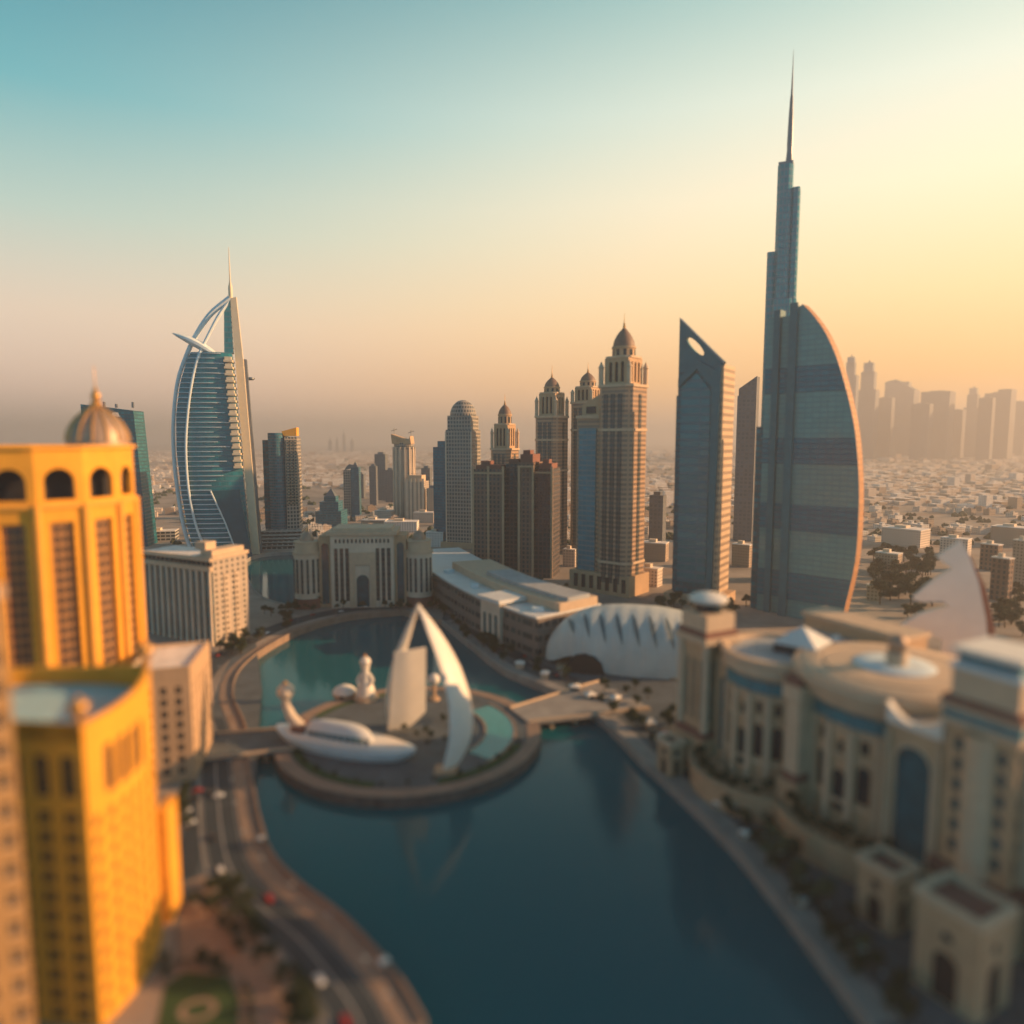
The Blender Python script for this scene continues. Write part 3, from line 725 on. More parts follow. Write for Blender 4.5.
# annex behind the amber hotel
p0 = G(195, 780); p1 = p0 + Vector((-9, 43)); d = (p1 - p0); ra = math.atan2(d.y, d.x)
t = thing('terrace_block', 'low ochre block with a pale walled roof terrace behind the amber hotel', 'building', (p0.x, p0.y, 0), ra)
Lr = 40; hT = 52; dv = Vector((math.cos(ra), math.sin(ra)))
mb = MB(); ops = [(x - .8, x + .8, 4 + k * 5.2, 6.6 + k * 5.2, False) for x in (6, 13, 20, 27, 34) for k in range(8)]
wall_openings(mb, Lr, 0, hT, ops, .5); W2 = Matrix.Identity(4)
fwm = Matrix.Rotation(R(-84), 4, 'Z') @ Matrix.Translation((0, 0, 0)); fwd = fwm @ Vector((-26, 0, 0))
FM = Matrix.Rotation(R(-84), 4, 'Z') @ Matrix.Translation((-26, 0, 0)); s0 = len(mb.f)
fops = [(x - 1.3, x + 1.3, 3.5 + k * 5.2, 6.9 + k * 5.2, False) for x in (4, 9.5, 15, 21) for k in range(8)]
wall_openings(mb, 26, 0, hT, fops, .6); mb.xf(FM, s0)
q = [FM @ Vector((0, 0, 0)), Vector((0, 0, 0)), Vector((Lr, 0, 0))]; q.append(q[0] + Vector((Lr, 0, 0)))
mb.face([(q[2].x, q[2].y, 0), (q[3].x, q[3].y, 0), (q[3].x, q[3].y, hT), (q[2].x, q[2].y, hT)]); mb.face([(q[3].x, q[3].y, 0), (q[0].x, q[0].y, 0), (q[0].x, q[0].y, hT), (q[3].x, q[3].y, hT)])
mb.build('wall', M['stone'], t)
for a, b, c, e, ar in ops: window(t, (a + b) / 2, c, b - a, e - c, W2, ar, frame='stone_trim')
for a, b, c, e, ar in fops: window(t, (a + b) / 2, c, b - a, e - c, FM, ar, frame='stone_trim')
mb = MB(); mb.cap([(v.x, v.y) for v in q], hT - 1.4); mb.build('roof', M['roof_a'], t)
mb = MB(); cq = sum(q, Vector()) / 4
for a, b in zip(q, q[1:] + q[:1]):
    ai, bi = a.lerp(cq, .07), b.lerp(cq, .07); mb.face([(a.x, a.y, hT), (b.x, b.y, hT), (bi.x, bi.y, hT), (ai.x, ai.y, hT)]); mb.face([(bi.x, bi.y, hT - 1.4), (ai.x, ai.y, hT - 1.4), (ai.x, ai.y, hT), (bi.x, bi.y, hT)])
mb.build('parapet', M['stone_trim'], t)

# long cream hotel with vertical fins
p0, p1, p2 = G(216, 646), G(250, 634), Vector((XW(138, 540, 65), 540)); ra = math.atan2((p1 - p0).y, (p1 - p0).x)
t = thing('finned_hotel', 'long cream hotel with a ribbed shaded front and a sunlit end wall', 'hotel', (p0.x, p0.y, 0), ra)
Le = (p1 - p0).length; vl = Matrix.Rotation(-ra, 4, 'Z') @ Vector(((p2 - p0).x, (p2 - p0).y, 0)); hh = zt(560, p0.y)
base = [Vector((0, 0)), Vector((Le, 0)), Vector((Le, 0)) + vl.to_2d(), vl.to_2d()]
mb = MB(); mb.prism(base, 0, hh, 0, 1); mb.build('wall', [M['f_creamfine'], M['roof_a']], t)
ng = Vector((vl.x, vl.y, 0)).normalized(); al = math.atan2(-ng.y, -ng.x); Lf = vl.length
LM = Matrix.Translation((vl.x, vl.y, 0)) @ Matrix.Rotation(al, 4, 'Z')
mb = MB(); mb.box(0, Lf, -.4, 0, 2, hh - 9); mb.xf(LM); mb.build('window_wall', M['f_dark'], t)
nf = 13
for i in range(nf):
    mb = MB(); x = 2 + (Lf - 4) * i / (nf - 1); mb.box(x - 1.1, x + 1.1, -2.2, -.41, 0, hh - 8.5); mb.xf(LM); mb.build('fin', M['cream'], t)
mb = MB(); mb.box(-.5, Lf + .5, -2.8, .2, hh - 8.4, hh - 5); mb.box(-1, Lf + 1, -3, .2, hh - 1.2, hh + 1.4); mb.xf(LM); mb.build('cornice', M['stone_trim'], t)
for i in range(16):
    mb = MB(); x = 4 + (Lf - 8) * i / 15; mb.box(x - 1.6, x + 1.6, -.7, -.02, hh - 4.6, hh - 1.6); mb.xf(LM); mb.build('window', M['dark_glass'], t)
mb = MB(); mb.box(-.8, Le + .8, -1.2, 14, hh + .02, hh + 2.5); mb.box(1, Le - 2, 1, 12, hh + 2.5, hh + 6.5); mb.box(2, 12, 8, 18, hh + 6.5, hh + 12); mb.build('penthouse', M['stone_trim'], t)
for i in range(2):
    mb = MB(); x = Le * (.36 + .3 * i); mb.box(x - 2.3, x + 2.3, -.6, -.02, 4, hh - 12); mb.build('window_strip', M['f_cream'], t)

# ------------------------------------------------------------------ sail hotel
sY = 905.0; sX = XW(216, sY, 120)
t = thing('sail_hotel', 'blue glass hotel shaped like a billowing sail with a curved white exoskeleton and mast', 'hotel', (sX, sY, 0), facing(sX, sY, -9))
def L(px, py): # local x, z of a pixel in the plane of the object
    z = zt(py, sY); return ((px - 211) / F * dep(sY, z), z)
left = sorted([(L(px, py)[1], L(px, py)[0]) for px, py in [(188, 556), (181, 530), (176, 490), (173.5, 450), (174.5, 415), (179, 385), (186, 362), (193, 348)]])
def xl(z): return interp(left, z)
right = sorted([(L(px, py)[1], L(px, py)[0]) for px, py in [(241, 556), (238, 500), (234, 420), (231, 352)]])
def xr(z): return interp(right, z)
ztop = L(0, 353)[1]; rings = []
for k in range(31):
    z = ztop * k / 30; a, b = xl(z) + 3, xr(z); ring = []
    for i in range(15):
        q = i / 14; ring.append(Vector((a + (b - a) * q, -15 * math.sin(math.pi * min(1, q * .62 + .1)) + 4 * q, z)))
    ring += [Vector((b - 2, 20, z)), Vector(((a + b) / 2, 34, z)), Vector((a + 4, 10, z))]
    rings.append(ring)
mb = MB()
for A, B in zip(rings, rings[1:]):
    n = len(A); u = 0
    for i in range(n):
        j = (i + 1) % n; l = (A[j] - A[i]).length
        mb.face([A[i], A[j], B[j], B[i]], 0, [(u, A[i].z), (u + l, A[i].z), (u + l, B[i].z), (u, B[i].z)], True); u += l
c = sum(rings[-1], Vector()) / len(rings[-1])
for i in range(len(rings[-1])): mb.face([rings[-1][i], rings[-1][(i + 1) % len(rings[-1])], c])
mb.build('body', M['f_sail'], t)
def front(x, z):
    a, b = xl(z) + 3, xr(z); q = max(0, min(1, (x - a) / (b - a))); return -15 * math.sin(math.pi * min(1, q * .62 + .1)) + 4 * q
wedge = sorted([(L(px, py)[1], L(px, py)[0]) for px, py in [(228, 548), (219, 520), (207, 491)]])
mb = MB(); nb = 42
for k in range(nb):
    z = 6 + (ztop - 8) * k / (nb - 1); a = xl(z) + 1; b = L(226.5, 400)[0] if z > 95 else interp(wedge, z) + 1
    if z > 95: b = a + (b - a) * (.72 + .28 * ((k * 7) % 5) / 4)
    pts = [a + (b - a) * i / 10 for i in range(11)]
    for x0, x1 in zip(pts, pts[1:]):
        y0, y1 = front(x0, z) - 2.2, front(x1, z) - 2.2; h = 1.1 if z < 95 else .8
        P = [(x0, y0, z), (x1, y1, z), (x1, y1, z + h), (x0, y0, z + h)]
        mb.face(P); Q = [(x, y + 2.4, zz) for x, y, zz in P]; mb.face([P[3], P[2], Q[2], Q[3]]); mb.face([Q[0], Q[1], P[1], P[0]])
mb.build('louvres', M['fin'], t)
ol = [(px, py) for px, py in ((207, 490), (233, 489), (243, 556), (229, 556), (219, 522))]
mb = MB(); q = [L(*p) for p in ol]; mb.plate(q[::-1], -16.5, -12); mb.build('glass_wedge', M['wedge'], t)
mb = MB(); e = [L(207, 490), L(219, 521), L(229, 553)]; mb.tube([(x, -17, z) for x, z in e], 1.0, 6); mb.build('wedge_edge', M['fin'], t)
def tubepx(pts, y, r, nm, m, nn=8):
    mb = MB(); c = curve([(L(*p)[0], yy_, L(*p)[1]) for p, yy_ in zip(pts, y)], 6)
    rr_ = [interp([(0, r[0]), (.5, r[1]), (1, r[2])], i / (len(c) - 1)) for i in range(len(c))]
    mb.tube(c, rr_, nn); return mb.build(nm, m, t)
tubepx([(187, 556), (179.5, 530), (174.5, 490), (172.5, 450), (174, 415), (179, 382), (188, 356), (198, 335), (212, 314), (231, 297)], [0] * 10, [2.6, 2.2, 3.8], 'exoskeleton_arch', M['fin'])
tubepx([(201, 552), (192, 525), (186.5, 490), (185.5, 450), (188.5, 415), (194, 382), (201, 356), (210, 336), (220, 316), (231, 299)], [-12] * 6 + [-10, -7, -4, 0], [1.6, 1.5, 2.6], 'exoskeleton_arch', M['fin'])
# mast with glazed inner face, lit gallery, spine, spire, disc, leaf
mb = MB(); b0, b1 = L(241, 556), L(248.5, 556); a0, a1 = L(231.5, 296), L(237, 296); m0, m1 = L(233.5, 360), L(241, 360)
mb.plate([(b0[0], 0), (b1[0], 0), m1, (a1[0], a1[1]), (a0[0], a0[1] - 2), m0], -3, 4); mb.build('mast', M['mast'], t)
mb = MB(); mb.plate([L(223.5, 353), L(232, 353), L(231, 300), L(225, 309)], -3, 6); mb.build('mast_glazing', M['f_sail'], t)
mb = MB(); mb.plate([L(244.5, 556), L(250.5, 556), L(243.5, 358), L(240.5, 358)], 4.1, 13); mb.build('spine', M['steel'], t)
gx0, gx1 = L(225, 400)[0], L(233, 400)[0]
for k in range(17):
    z = L(0, 468)[1] + k * (L(0, 356)[1] - L(0, 468)[1]) / 17; f = k / 16
    mb = MB(); s0 = xr(z) - 9.5; mb.box(s0, xr(z) + .5, -17, 8, z, z + 2.6, bottom=True); mb.box(s0 + 1, xr(z) - .8, -15, 8, z + 2.6, z + 6.6); mb.build('balcony', M['mast'], t)
sp_ = L(231.5, 297); mb = MB(); mb.lathe([(2.6, sp_[1] - 8), (2.6, sp_[1] + 12), (1.6, sp_[1] + 18), (1.0, sp_[1] + 20), (.35, sp_[1] + 62)], 10, sp_[0], 0); mb.build('spire', M['mast'], t)
dq = L(244, 376.5); mb = MB(); mb.lathe([(3, dq[1] - 2.2), (5.2, dq[1] - 1), (5.2, dq[1] + .8), (2, dq[1] + 1.6)], 16, dq[0] + 2, 18); mb.build('lookout_disc', M['steel'], t)
p, q = Vector((L(177, 335)[0], 0, L(177, 335)[1])), Vector((L(217, 356)[0], 0, L(217, 356)[1])); rings = []
for k in range(13):
    s_ = k / 12; c = p.lerp(q, s_) + Vector((0, -4, 2.2 * math.sin(s_ * math.pi))); r_ = max(.2, 7.2 * math.sin(math.pi * (s_ * .82 + .03)) ** .8)
    dd = (q - p).normalized(); up = Vector((-dd.z, 0, dd.x)); rings.append([c + up * r_ * .72 * math.cos(2 * math.pi * a / 10) + Vector((0, 1, 0)) * r_ * 1.3 * math.sin(2 * math.pi * a / 10) for a in range(10)])
mb = MB(); mb.loft(rings); mb.build('landing_platform', M['fin'], t)

# ------------------------------------------------------------------ towers on the left and centre
def site(px, py):
    g = G(px, py); return g.x, g.y
# dark wedge tower behind the arcade tower
x, y = site(128, 545); s_ = dep(y, 80) / F
t = thing('slanted_tower', 'dark blue glass tower with a slanted slotted top behind the domed arcade tower', 'skyscraper', (x, y, 0), facing(x, y, -22))
zz = lambda py: zt(py, y)
o = [(-42, 0), (34, 0), (24, zz(411)), (-44, zz(405))]
mb = MB(); mb.plate(o, -18, 18, [[(-20, zz(417)), (6, zz(417)), (4, zz(412.5)), (-18, zz(412))]]); mb.build('tower_body', M['f_dark'], t)
mb = MB(); mb.face([(34.2, -18.3, 0), (34.2, 18, 0), (24.2, 18, zz(411)), (24.2, -18.3, zz(411))]); mb.face([(4, -18.6, 0), (34.2, -18.3, 0), (24.2, -18.3, zz(411)), (-6, -18.6, zz(440))]); mb.build('folded_face', M['f_dark'], t)
mb = MB()
for i, xx in enumerate((-36, -22, -6, 16)): mb.box(xx, xx + 2, -2, 2, zz(407) - 1, zz(404 - 2 * (i % 2)))
mb.build('roof_rail', M['steel'], t)
# curved blue tower with podium
x, y = site(285, 546); zz = lambda py: zt(py, y)
t = thing('curved_blue_tower', 'curved blue apartment tower with a slanted sunlit crown above a car park', 'skyscraper', (x, y, 0), facing(x, y, -8))
def arcpoly(x0, x1, yb, bulge, n=10): return [(x0 + (x1 - x0) * i / n, -bulge * math.sin(math.pi * (.18 + .64 * i / n))) for i in range(n + 1)] + [(x1, yb), (x0, yb)]
mb = MB(); mb.prism(arcpoly(-17, 6, 30, 16), 0, zz(433)); mb.build('tower_body', M['f_blue'], t)
mb = MB(); mb.prism([(6, -14), (22, -10), (22.5, 28), (6, 28)], 0, zz(437)); mb.build('tower_body', M['f_grid'], t)
mb = MB(); mb.prism([(-25, -4), (-17.2, -4), (-17.2, 26), (-25, 26)], 0, zz(440)); mb.build('side_slab', M['f_dark'], t)
mb = MB(); mb.plate([(5, zz(436)), (22, zz(436)), (22, zz(427.5)), (2, zz(431.5))], -12, 16); mb.build('crown', M['amber_trim'], t)  # sunlit yellow of the top put into its amber colour
for k in range(3):
    mb = MB(); mb.box(8 + 5 * k, 11 + 5 * k, -15.4 + k * 1.3, -9, 60, zz(440)); mb.build('window_strip', M['f_bluelit'], t)
mb = MB()
for k in range(6): mb.box(-48 + k, 30 - k * .6, -34 + k, 36, k * 4.6, k * 4.6 + 3.2, bottom=True)
mb.build('podium', M['f_car'], t)
# small blue tower and ziggurat
x, y = site(352, 516); zz = lambda py: zt(py, y)
t = thing('thin_blue_tower', 'narrow blue tower with a jagged roof beside the stepped pyramid building', 'skyscraper', (x, y, 0), facing(x, y, -10))
mb = MB(); mb.box(-13, 2, -12, 14, 0, zz(470)); mb.build('tower_body', M['f_grid'], t)
mb = MB(); mb.box(2.01, 17, -14, 12, 0, zz(467)); mb.build('tower_body', M['f_blue'], t)
mb = MB(); mb.plate([(-12, zz(470)), (14, zz(467)), (9, zz(461.5)), (5, zz(465)), (-2, zz(464)), (-8, zz(466.5))], -4, 4); mb.build('crown', M['steel'], t)
x, y = site(332, 527); zz = lambda py: zt(py, y)
t = thing('stepped_building', 'blue stepped block rising to a small pyramid roof', 'building', (x, y, 0), facing(x, y, -15))
for a, p0_, p1_ in ((22, 527, 510), (16, 510, 501), (10, 501, 496)):
    mb = MB(); mb.box(-a, a, -a, a, max(0, zz(p0_)), zz(p1_)); mb.build('tier', M['f_blue'], t)
mb = MB(); b_ = zz(496)
for i in range(4):
    c = [(-9, -9), (9, -9), (9, 9), (-9, 9)]; a, b = c[i], c[(i + 1) % 4]; mb.face([(*a, b_), (*b, b_), (0, 0, zz(488))])
mb.build('roof', M['steel'], t)
# cream towers with horned crown
x, y = site(405, 517); zz = lambda py: zt(py, y)
t = thing('horned_tower', 'cream round fronted tower with a concave crown and two crane like horns', 'skyscraper', (x, y, 0), facing(x, y, -18))
mb = MB(); mb.lathe([(21, 0), (21, zz(449))], 26, 0, 0, sy=.8); mb.build('tower_body', M['f_creamfine'], t)
for i in range(8):
    a = R(-175 + i * 26); mb = MB(); mb.box(-1.3, 1.3, -1, 1, 0, zz(447)); mb.xf(Matrix.Translation((21.4 * math.cos(a), 17.1 * math.sin(a), 0)) @ Matrix.Rotation(a + R(90), 4, 'Z')); mb.build('fin', M['cream'], t)
mb = MB(); mb.lathe([(19, zz(449)), (19.5, zz(444)), (17, zz(439))], 26, 0, 0, sy=.8, cap=True); mb.build('crown', M['f_grid'], t)
mb = MB(); mb.plate([(-21, zz(434)), (-4, zz(437)), (14, zz(440)), (17, zz(436)), (19, zz(444)), (-19, zz(444))], -15, 8); mb.build('concave_parapet', M['stone'], t)
for xx, hz in ((-19, 428), (15, 430)):
    mb = MB(); mb.tube([(xx, 0, zz(438)), (xx, 0, zz(hz))], .8, 6); mb.tube([(xx - 6, 0, zz(hz + 3)), (xx + 6, 0, zz(hz + 1))], .6, 6); mb.build('horn', M['steel'], t)
x, y = site(418, 519); zz = lambda py: zt(py, y)
t = thing('lower_cream_tower', 'shorter cream tower with a spiky lit crown tucked against the horned tower', 'skyscraper', (x, y, 0), facing(x, y, -18))
mb = MB(); mb.box(-19, 17, -16, 18, 0, zz(481)); mb.build('tower_body', M['f_creamfine'], t)
for i in range(5):
    mb = MB(); mb.box(-18 + i * 8, -14 + i * 8, -17, -16.02, 0, zz(478)); mb.build('fin', M['cream'], t)
mb = MB(); mb.box(-15, 12, -12, 14, zz(481) + .02, zz(475)); mb.build('crown', M['stone_trim'], t)
# bullet tower
x, y = site(464, 546); zz = lambda py: zt(py, y)
t = thing('bullet_tower', 'tall grey gridded tower with a rounded bullet top and a blue side slab', 'skyscraper', (x, y, 0), facing(x, y, -20))
mb = MB(); mb.box(-19, 19, -19, 19, 0, zz(430)); mb.box(-17, 17, -17, 17, zz(430), zz(416)); mb.build('tower_body', M['f_grid'], t)
mb = MB(); r0 = zz(416); mb.lathe([(18.5 * math.cos(q * math.pi / 2) if q < 1 else 0, r0 + (zz(400) - r0) * math.sin(q * math.pi / 2)) for q in [i / 8 for i in range(9)]], 24); mb.build('dome', M['f_grid'], t)
mb = MB(); mb.box(-34, -19.02, -12, 14, 0, zz(441)); mb.box(-42, -34.02, -9, 10, 0, zz(447)); mb.build('side_slab', M['f_blue'], t)
for s0 in (-19.4, 17.6):
    mb = MB(); mb.box(s0, s0 + 1.8, -20.4, -19.02, 0, zz(432)); mb.build('corner_fin', M['cream'], t)
mb = MB(); mb.box(-26, 26, -24, 24, 0, 8); mb.build('podium', M['stone'], t)
#TOWERS
# brown block cluster
x, y = site(517, 575); zz = lambda py: zt(py, y)
k_ = dep(y, 60) / F
t = thing('brown_block', 'broad dark brown office block of stepped volumes standing before the domed towers', 'building', (x, y, 0), facing(x, y, -16))
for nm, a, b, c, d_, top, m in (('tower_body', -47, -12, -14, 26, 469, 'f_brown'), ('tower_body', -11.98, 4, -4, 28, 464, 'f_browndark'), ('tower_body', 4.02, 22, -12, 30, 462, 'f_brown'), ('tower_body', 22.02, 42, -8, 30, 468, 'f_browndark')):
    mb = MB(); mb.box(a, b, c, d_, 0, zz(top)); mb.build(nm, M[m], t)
for a, b, c, d_, p0_, p1_ in ((-44, -16, -10, 20, 469, 465), (6, 20, -8, 24, 462, 454), (8, 16, -4, 12, 454, 450), (-40, -30, -6, 10, 465, 461), (29, 36, 0, 14, 463, 459), (26, 40, -4, 24, 468, 463), (-10, 2, 2, 20, 464, 459)):
    mb = MB(); mb.box(a, b, c, d_, zz(p0_) + .02, zz(p1_)); mb.build('penthouse', M['brick_red'], t)
for a, c in ((-47.6, -14.6), (-30, -14.6), (-13, -14.6), (4.5, -12.6), (20, -12.6), (40, -8.6)):
    mb = MB(); mb.box(a, a + 2.4, c - .4, c + .58, 0, zz(466)); mb.build('corner_fin', M['stone'], t)
for a, b, c, top in ((-47.5, -11.5, -14.5, 472), (4, 22.3, -12.4, 465), (22.4, 42.4, -8.4, 471)):
    mb = MB(); mb.box(a, b, c - .8, c + .48, zz(top) - 2, zz(top)); mb.build('cornice', M['stone'], t)

def domed_tower(px, base, label, w_, p_sh, p_bel, p_drum, p_dome, p_fin, rz=-31, m='f_domed', bands=(), Y=None):
    "square stone tower: shaft, belvedere with tall openings, turrets, drum, dome, finial; p_* are the heights seen in the photograph"
    x, y = site(px, base)
    t = thing('domed_tower', label, 'skyscraper', (x, y, 0), facing(x, y, rz), 'stone towers with pointed domes')
    z = lambda p: zt(p, y); a = w_ / 2
    ch = a * .3
    sq = lambda r, c: [(-r + c, -r), (r - c, -r), (r, -r + c), (r, r - c), (r - c, r), (-r + c, r), (-r, r - c), (-r, -r + c)]
    mb = MB(); mb.prism(sq(a, ch), 0, z(p_sh)); mb.build('shaft', M[m], t)
    for k in range(4):
        Mk = Matrix.Rotation(k * math.pi / 2, 4, 'Z')
        for i in ((-1, 0, 1) if k == 0 else (0,)):
            mb = MB(); c = i * a * .42; mb.box(c - a * .13, c + a * .13, -a - .5, -a - .02, z(p_sh) * .06, z(p_sh) - a * .35); mb.xf(Mk); mb.build('window_strip', M['f_strip'], t)
    mb = MB(); mb.prism(sq(a + 1.2, ch), z(p_sh) + .02, z(p_sh) + 2.6, bottom=True); mb.build('cornice', M['stone_trim'], t)
    for bp in bands:
        mb = MB(); mb.prism(sq(a + .8, ch), z(bp) - 1.2, z(bp) + 1.2, bottom=True); mb.build('cornice', M['stone_trim'], t)
    b = a * .70; zb0, zb1 = z(p_sh) + 2.6, z(p_bel); hb = zb1 - zb0
    mb = MB()
    for k in range(4):
        s0 = len(mb.f); ops = [(b * (.36 + .5 * i), b * (.36 + .5 * i) + b * .27, zb0 + hb * .10, zb0 + hb * .86, True) for i in range(3)]
        wall_openings(mb, 2 * b, zb0, zb1, ops, b * .12); mb.xf(Matrix.Rotation(k * math.pi / 2, 4, 'Z') @ Matrix.Translation((-b, -b, 0)), s0)
    mb.cap([(-b, -b), (b, -b), (b, b), (-b, b)], zb1); mb.build('belvedere', M['stone'], t)
    mb = MB(); mb.box(-b * .87, b * .87, -b * .87, b * .87, zb0, zb1 - .3); mb.build('belvedere_glass', M['dark_glass'], t)
    for sx_ in (-1, 1):
        for sy_ in (-1, 1):
            mb = MB(); mb.lathe([(a * .13, zb0), (a * .13, zb0 + hb * .62), (a * .17, zb0 + hb * .64), (a * .13, zb0 + hb * .7), (0, zb0 + hb * .9)], 10, sx_ * a * .83, sy_ * a * .83); mb.build('turret', M['stone_trim'], t)
    mb = MB(); mb.prism(sq(b + 1.0, b * .3), zb1 + .02, zb1 + 1.8, bottom=True); mb.build('cornice', M['stone_trim'], t)
    c = a * .58; zd = z(p_drum)
    mb = MB(); mb.lathe([(c, zb1 + 1.8), (c, zb1 + (zd - zb1) * .8), (c * 1.08, zb1 + (zd - zb1) * .84), (c * 1.08, zd), (c * .94, zd)], 20, cap=True); dr = mb.build('drum', M['stone'], t)
    for i in range(10):
        q = 2 * math.pi * i / 10; mb = MB(); mb.box(-c * .13, c * .13, -c - .25, -c + .8, zb1 + 2.6, zb1 + (zd - zb1) * .74); mb.xf(Matrix.Rotation(q, 4, 'Z')); mb.build('window', M['dark_glass'], dr)
    zq = z(p_dome); hd = zq - zd
    mb = MB(); mb.lathe([(c * .95 * (1 - q ** 1.9) + .25, zd + hd * q) for q in [i / 10 for i in range(11)]], 20); dm = mb.build('dome', M['dome_stone'], t)
    mb = MB(); mb.lathe([(1.2, zq - 1.5), (1.5, zq + .6), (.7, zq + 1.8), (1.1, zq + 3), (.4, zq + 4), (.15, z(p_fin - 3))], 8); mb.build('finial', M['gold'], dm)
    return t, x, y
domed_tower(505, 548, 'shortest domed stone tower, rising from behind the dark brown block', 31, 450, 425, 414, 404, 397, bands=(470,))
domed_tower(551, 552, 'slender domed stone tower just right of the dark brown block', 35, 418, 394, 387, 377, 368, bands=(440, 470))
domed_tower(586, 552, 'domed stone tower half hidden behind the tallest domed tower', 35, 404, 388, 381, 372, 365, bands=(430,))
tt, x, y = domed_tower(620, 592, 'tallest domed stone tower with a lower glass fronted wing', 37, 388, 359, 347, 327, 316, bands=(430, 560))
zz = lambda p: zt(p, y)
mb = MB(); mb.box(-45, -18.9, -12, 18, 0, zz(418)); mb.build('wing', M['f_domed'], tt)
mb = MB(); mb.box(-42, -22, -13.2, -12.02, zz(572), zz(428)); mb.build('wing_glazing', M['f_wingglass'], tt)
mb = MB(); mb.box(-45.6, -18.3, -13.8, 18.5, zz(418) + .02, zz(415)); mb.build('cornice', M['stone_trim'], tt)
mb = MB(); mb.box(-41, -19, -9, 15, zz(415), zz(404)); mb.plate([(-41, zz(404)), (-19, zz(404)), (-19, zz(393))], -9, 15); mb.build('pediment', M['stone'], tt)
mb = MB(); mb.box(-36, -25, -9.6, -9.02, zz(413), zz(406)); mb.build('window', M['dark_glass'], tt)
for i in range(7):
    mb = MB(); mb.box(-42 + i * 9.2, -38 + i * 9.2, -19.6, -18.0 if i > 2 else -14, 4, 17); mb.build('doorway', M['dark_glass'], tt)
mb = MB(); mb.box(-48, 21, -18.9, 20, 0, 20) ; mb.build('podium', M['stone'], tt)

# gabled glass tower
x, y = site(700, 602); zz = lambda p: zt(p, y); q_ = dep(y, 100) / F
t = thing('gabled_tower', 'blue glass tower with a steep slanted top, an oval slot and a chevron crease', 'skyscraper', (x, y, 0), facing(x, y, -19))
lx = lambda px: (px - 700) * q_ * .98
hole = [(lx(692.5) + 11.5 * math.cos(a) * .69 + 3.4 * math.sin(a) * .72, zz(347) - 11.5 * math.cos(a) * .72 + 3.4 * math.sin(a) * .69) for a in [2 * math.pi * i / 18 for i in range(18)]]
mb = MB(); mb.plate([(lx(676), 0), (lx(716), 0), (lx(719.6), zz(372)), (lx(676), zz(372))], -12, 10); mb.build('tower_body', M['f_dark'], t)
mb = MB(); mb.plate([(lx(676), zz(372) + .02), (lx(719.6), zz(372) + .02), (lx(721), zz(366)), (lx(676), zz(319))], -12, -7, [hole]); mb.build('slanted_crown', M['navy'], t)
mb = MB(); mb.plate([(lx(680), 20), (lx(710), 20), (lx(710), zz(392)), (lx(696), zz(374)), (lx(680), zz(388))], -13.4, -12.02); mb.build('gabled_glazing', M['f_gable'], t)
mb = MB(); mb.plate([(lx(711), 0), (lx(716), 0), (lx(720), zz(366)), (lx(714), zz(372)), (lx(696), zz(361)), (lx(677), zz(379)), (lx(677), zz(388)), (lx(696), zz(370)), (lx(711), zz(388))][::-1], -15, -12.02); mb.build('chevron_frame', M['navy'], t)
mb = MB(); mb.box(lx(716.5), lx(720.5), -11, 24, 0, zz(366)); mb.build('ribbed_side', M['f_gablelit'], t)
mb = MB(); mb.plate([(lx(721), zz(366) + .02), (lx(676), zz(319) + .02), (lx(676), zz(317.5)), (lx(722), zz(364.5))], -12.6, -6.4); mb.build('roof', M['steel'], t)
mb = MB(); mb.box(lx(671), lx(675.8), -4, 14, 0, zz(395)); mb.build('side_slab', M['f_dark'], t)
mb = MB(); mb.box(lx(668), lx(727), -17, 28, 0, 9); mb.build('podium', M['stone'], t)

# hazy slab behind
x, y = site(743, 540); zz = lambda p: zt(p, y)
t = thing('hazy_slab_tower', 'thin grey slab tower with a slanted top, pale in haze behind the gabled tower', 'skyscraper', (x, y, 0), facing(x, y, -10))
mb = MB(); mb.plate([(-11, 0), (14, 0), (14, zz(377)), (-11, zz(389))], -12, 12); mb.build('tower_body', M['f_hazy'], t)
mb = MB(); mb.box(-13, -11.02, -10, 10, 0, zz(396)); mb.build('side_slab', M['steel'], t)

# tall stepped tower with spire
x, y = 278, 740; zz = lambda p: zt(p, y); q_ = dep(y, 150) / F
t = thing('stepped_spire_tower', 'tallest stepped blue glass tower tapering to a long thin spire', 'skyscraper', (x, y, 0), facing(x, y, -6))
lx = lambda px: (px - 779) * q_
for (a, b, y0, y1, p) in ((764.5, 772, -7, 9, 252), (767, 792.5, -9, 14, 300), (771.4, 785, -8, 10, 166), (785.02, 792, -6, 9, 190), (764, 771.3, -3, 11, 330)):
    mb = MB(); A, B = lx(a), lx(b); c = (B - A) * .22
    mb.prism([(A + c, y0), (B - c, y0), (B, y0 + c), (B, y1 - c), (B - c, y1), (A + c, y1), (A, y1 - c), (A, y0 + c)], 0, zz(p)); mb.build('setback', M['f_tall'], t)
for p, a, b in ((300, 767, 792), (252, 765, 772)):
    pass
mb = MB(); cx = lx(781); mb.lathe([(3.6, zz(166)), (3.4, zz(160)), (2.6, zz(150)), (2.9, zz(146)), (2.3, zz(118)), (1.5, zz(98)), (1.1, zz(94)), (.5, zz(70)), (.15, zz(50))], 12, cx, 0); mb.build('spire', M['steel'], t)
mb = MB(); mb.box(lx(772), lx(785), -6, 8, zz(166) + .02, zz(163)); mb.build('crown', M['steel'], t)

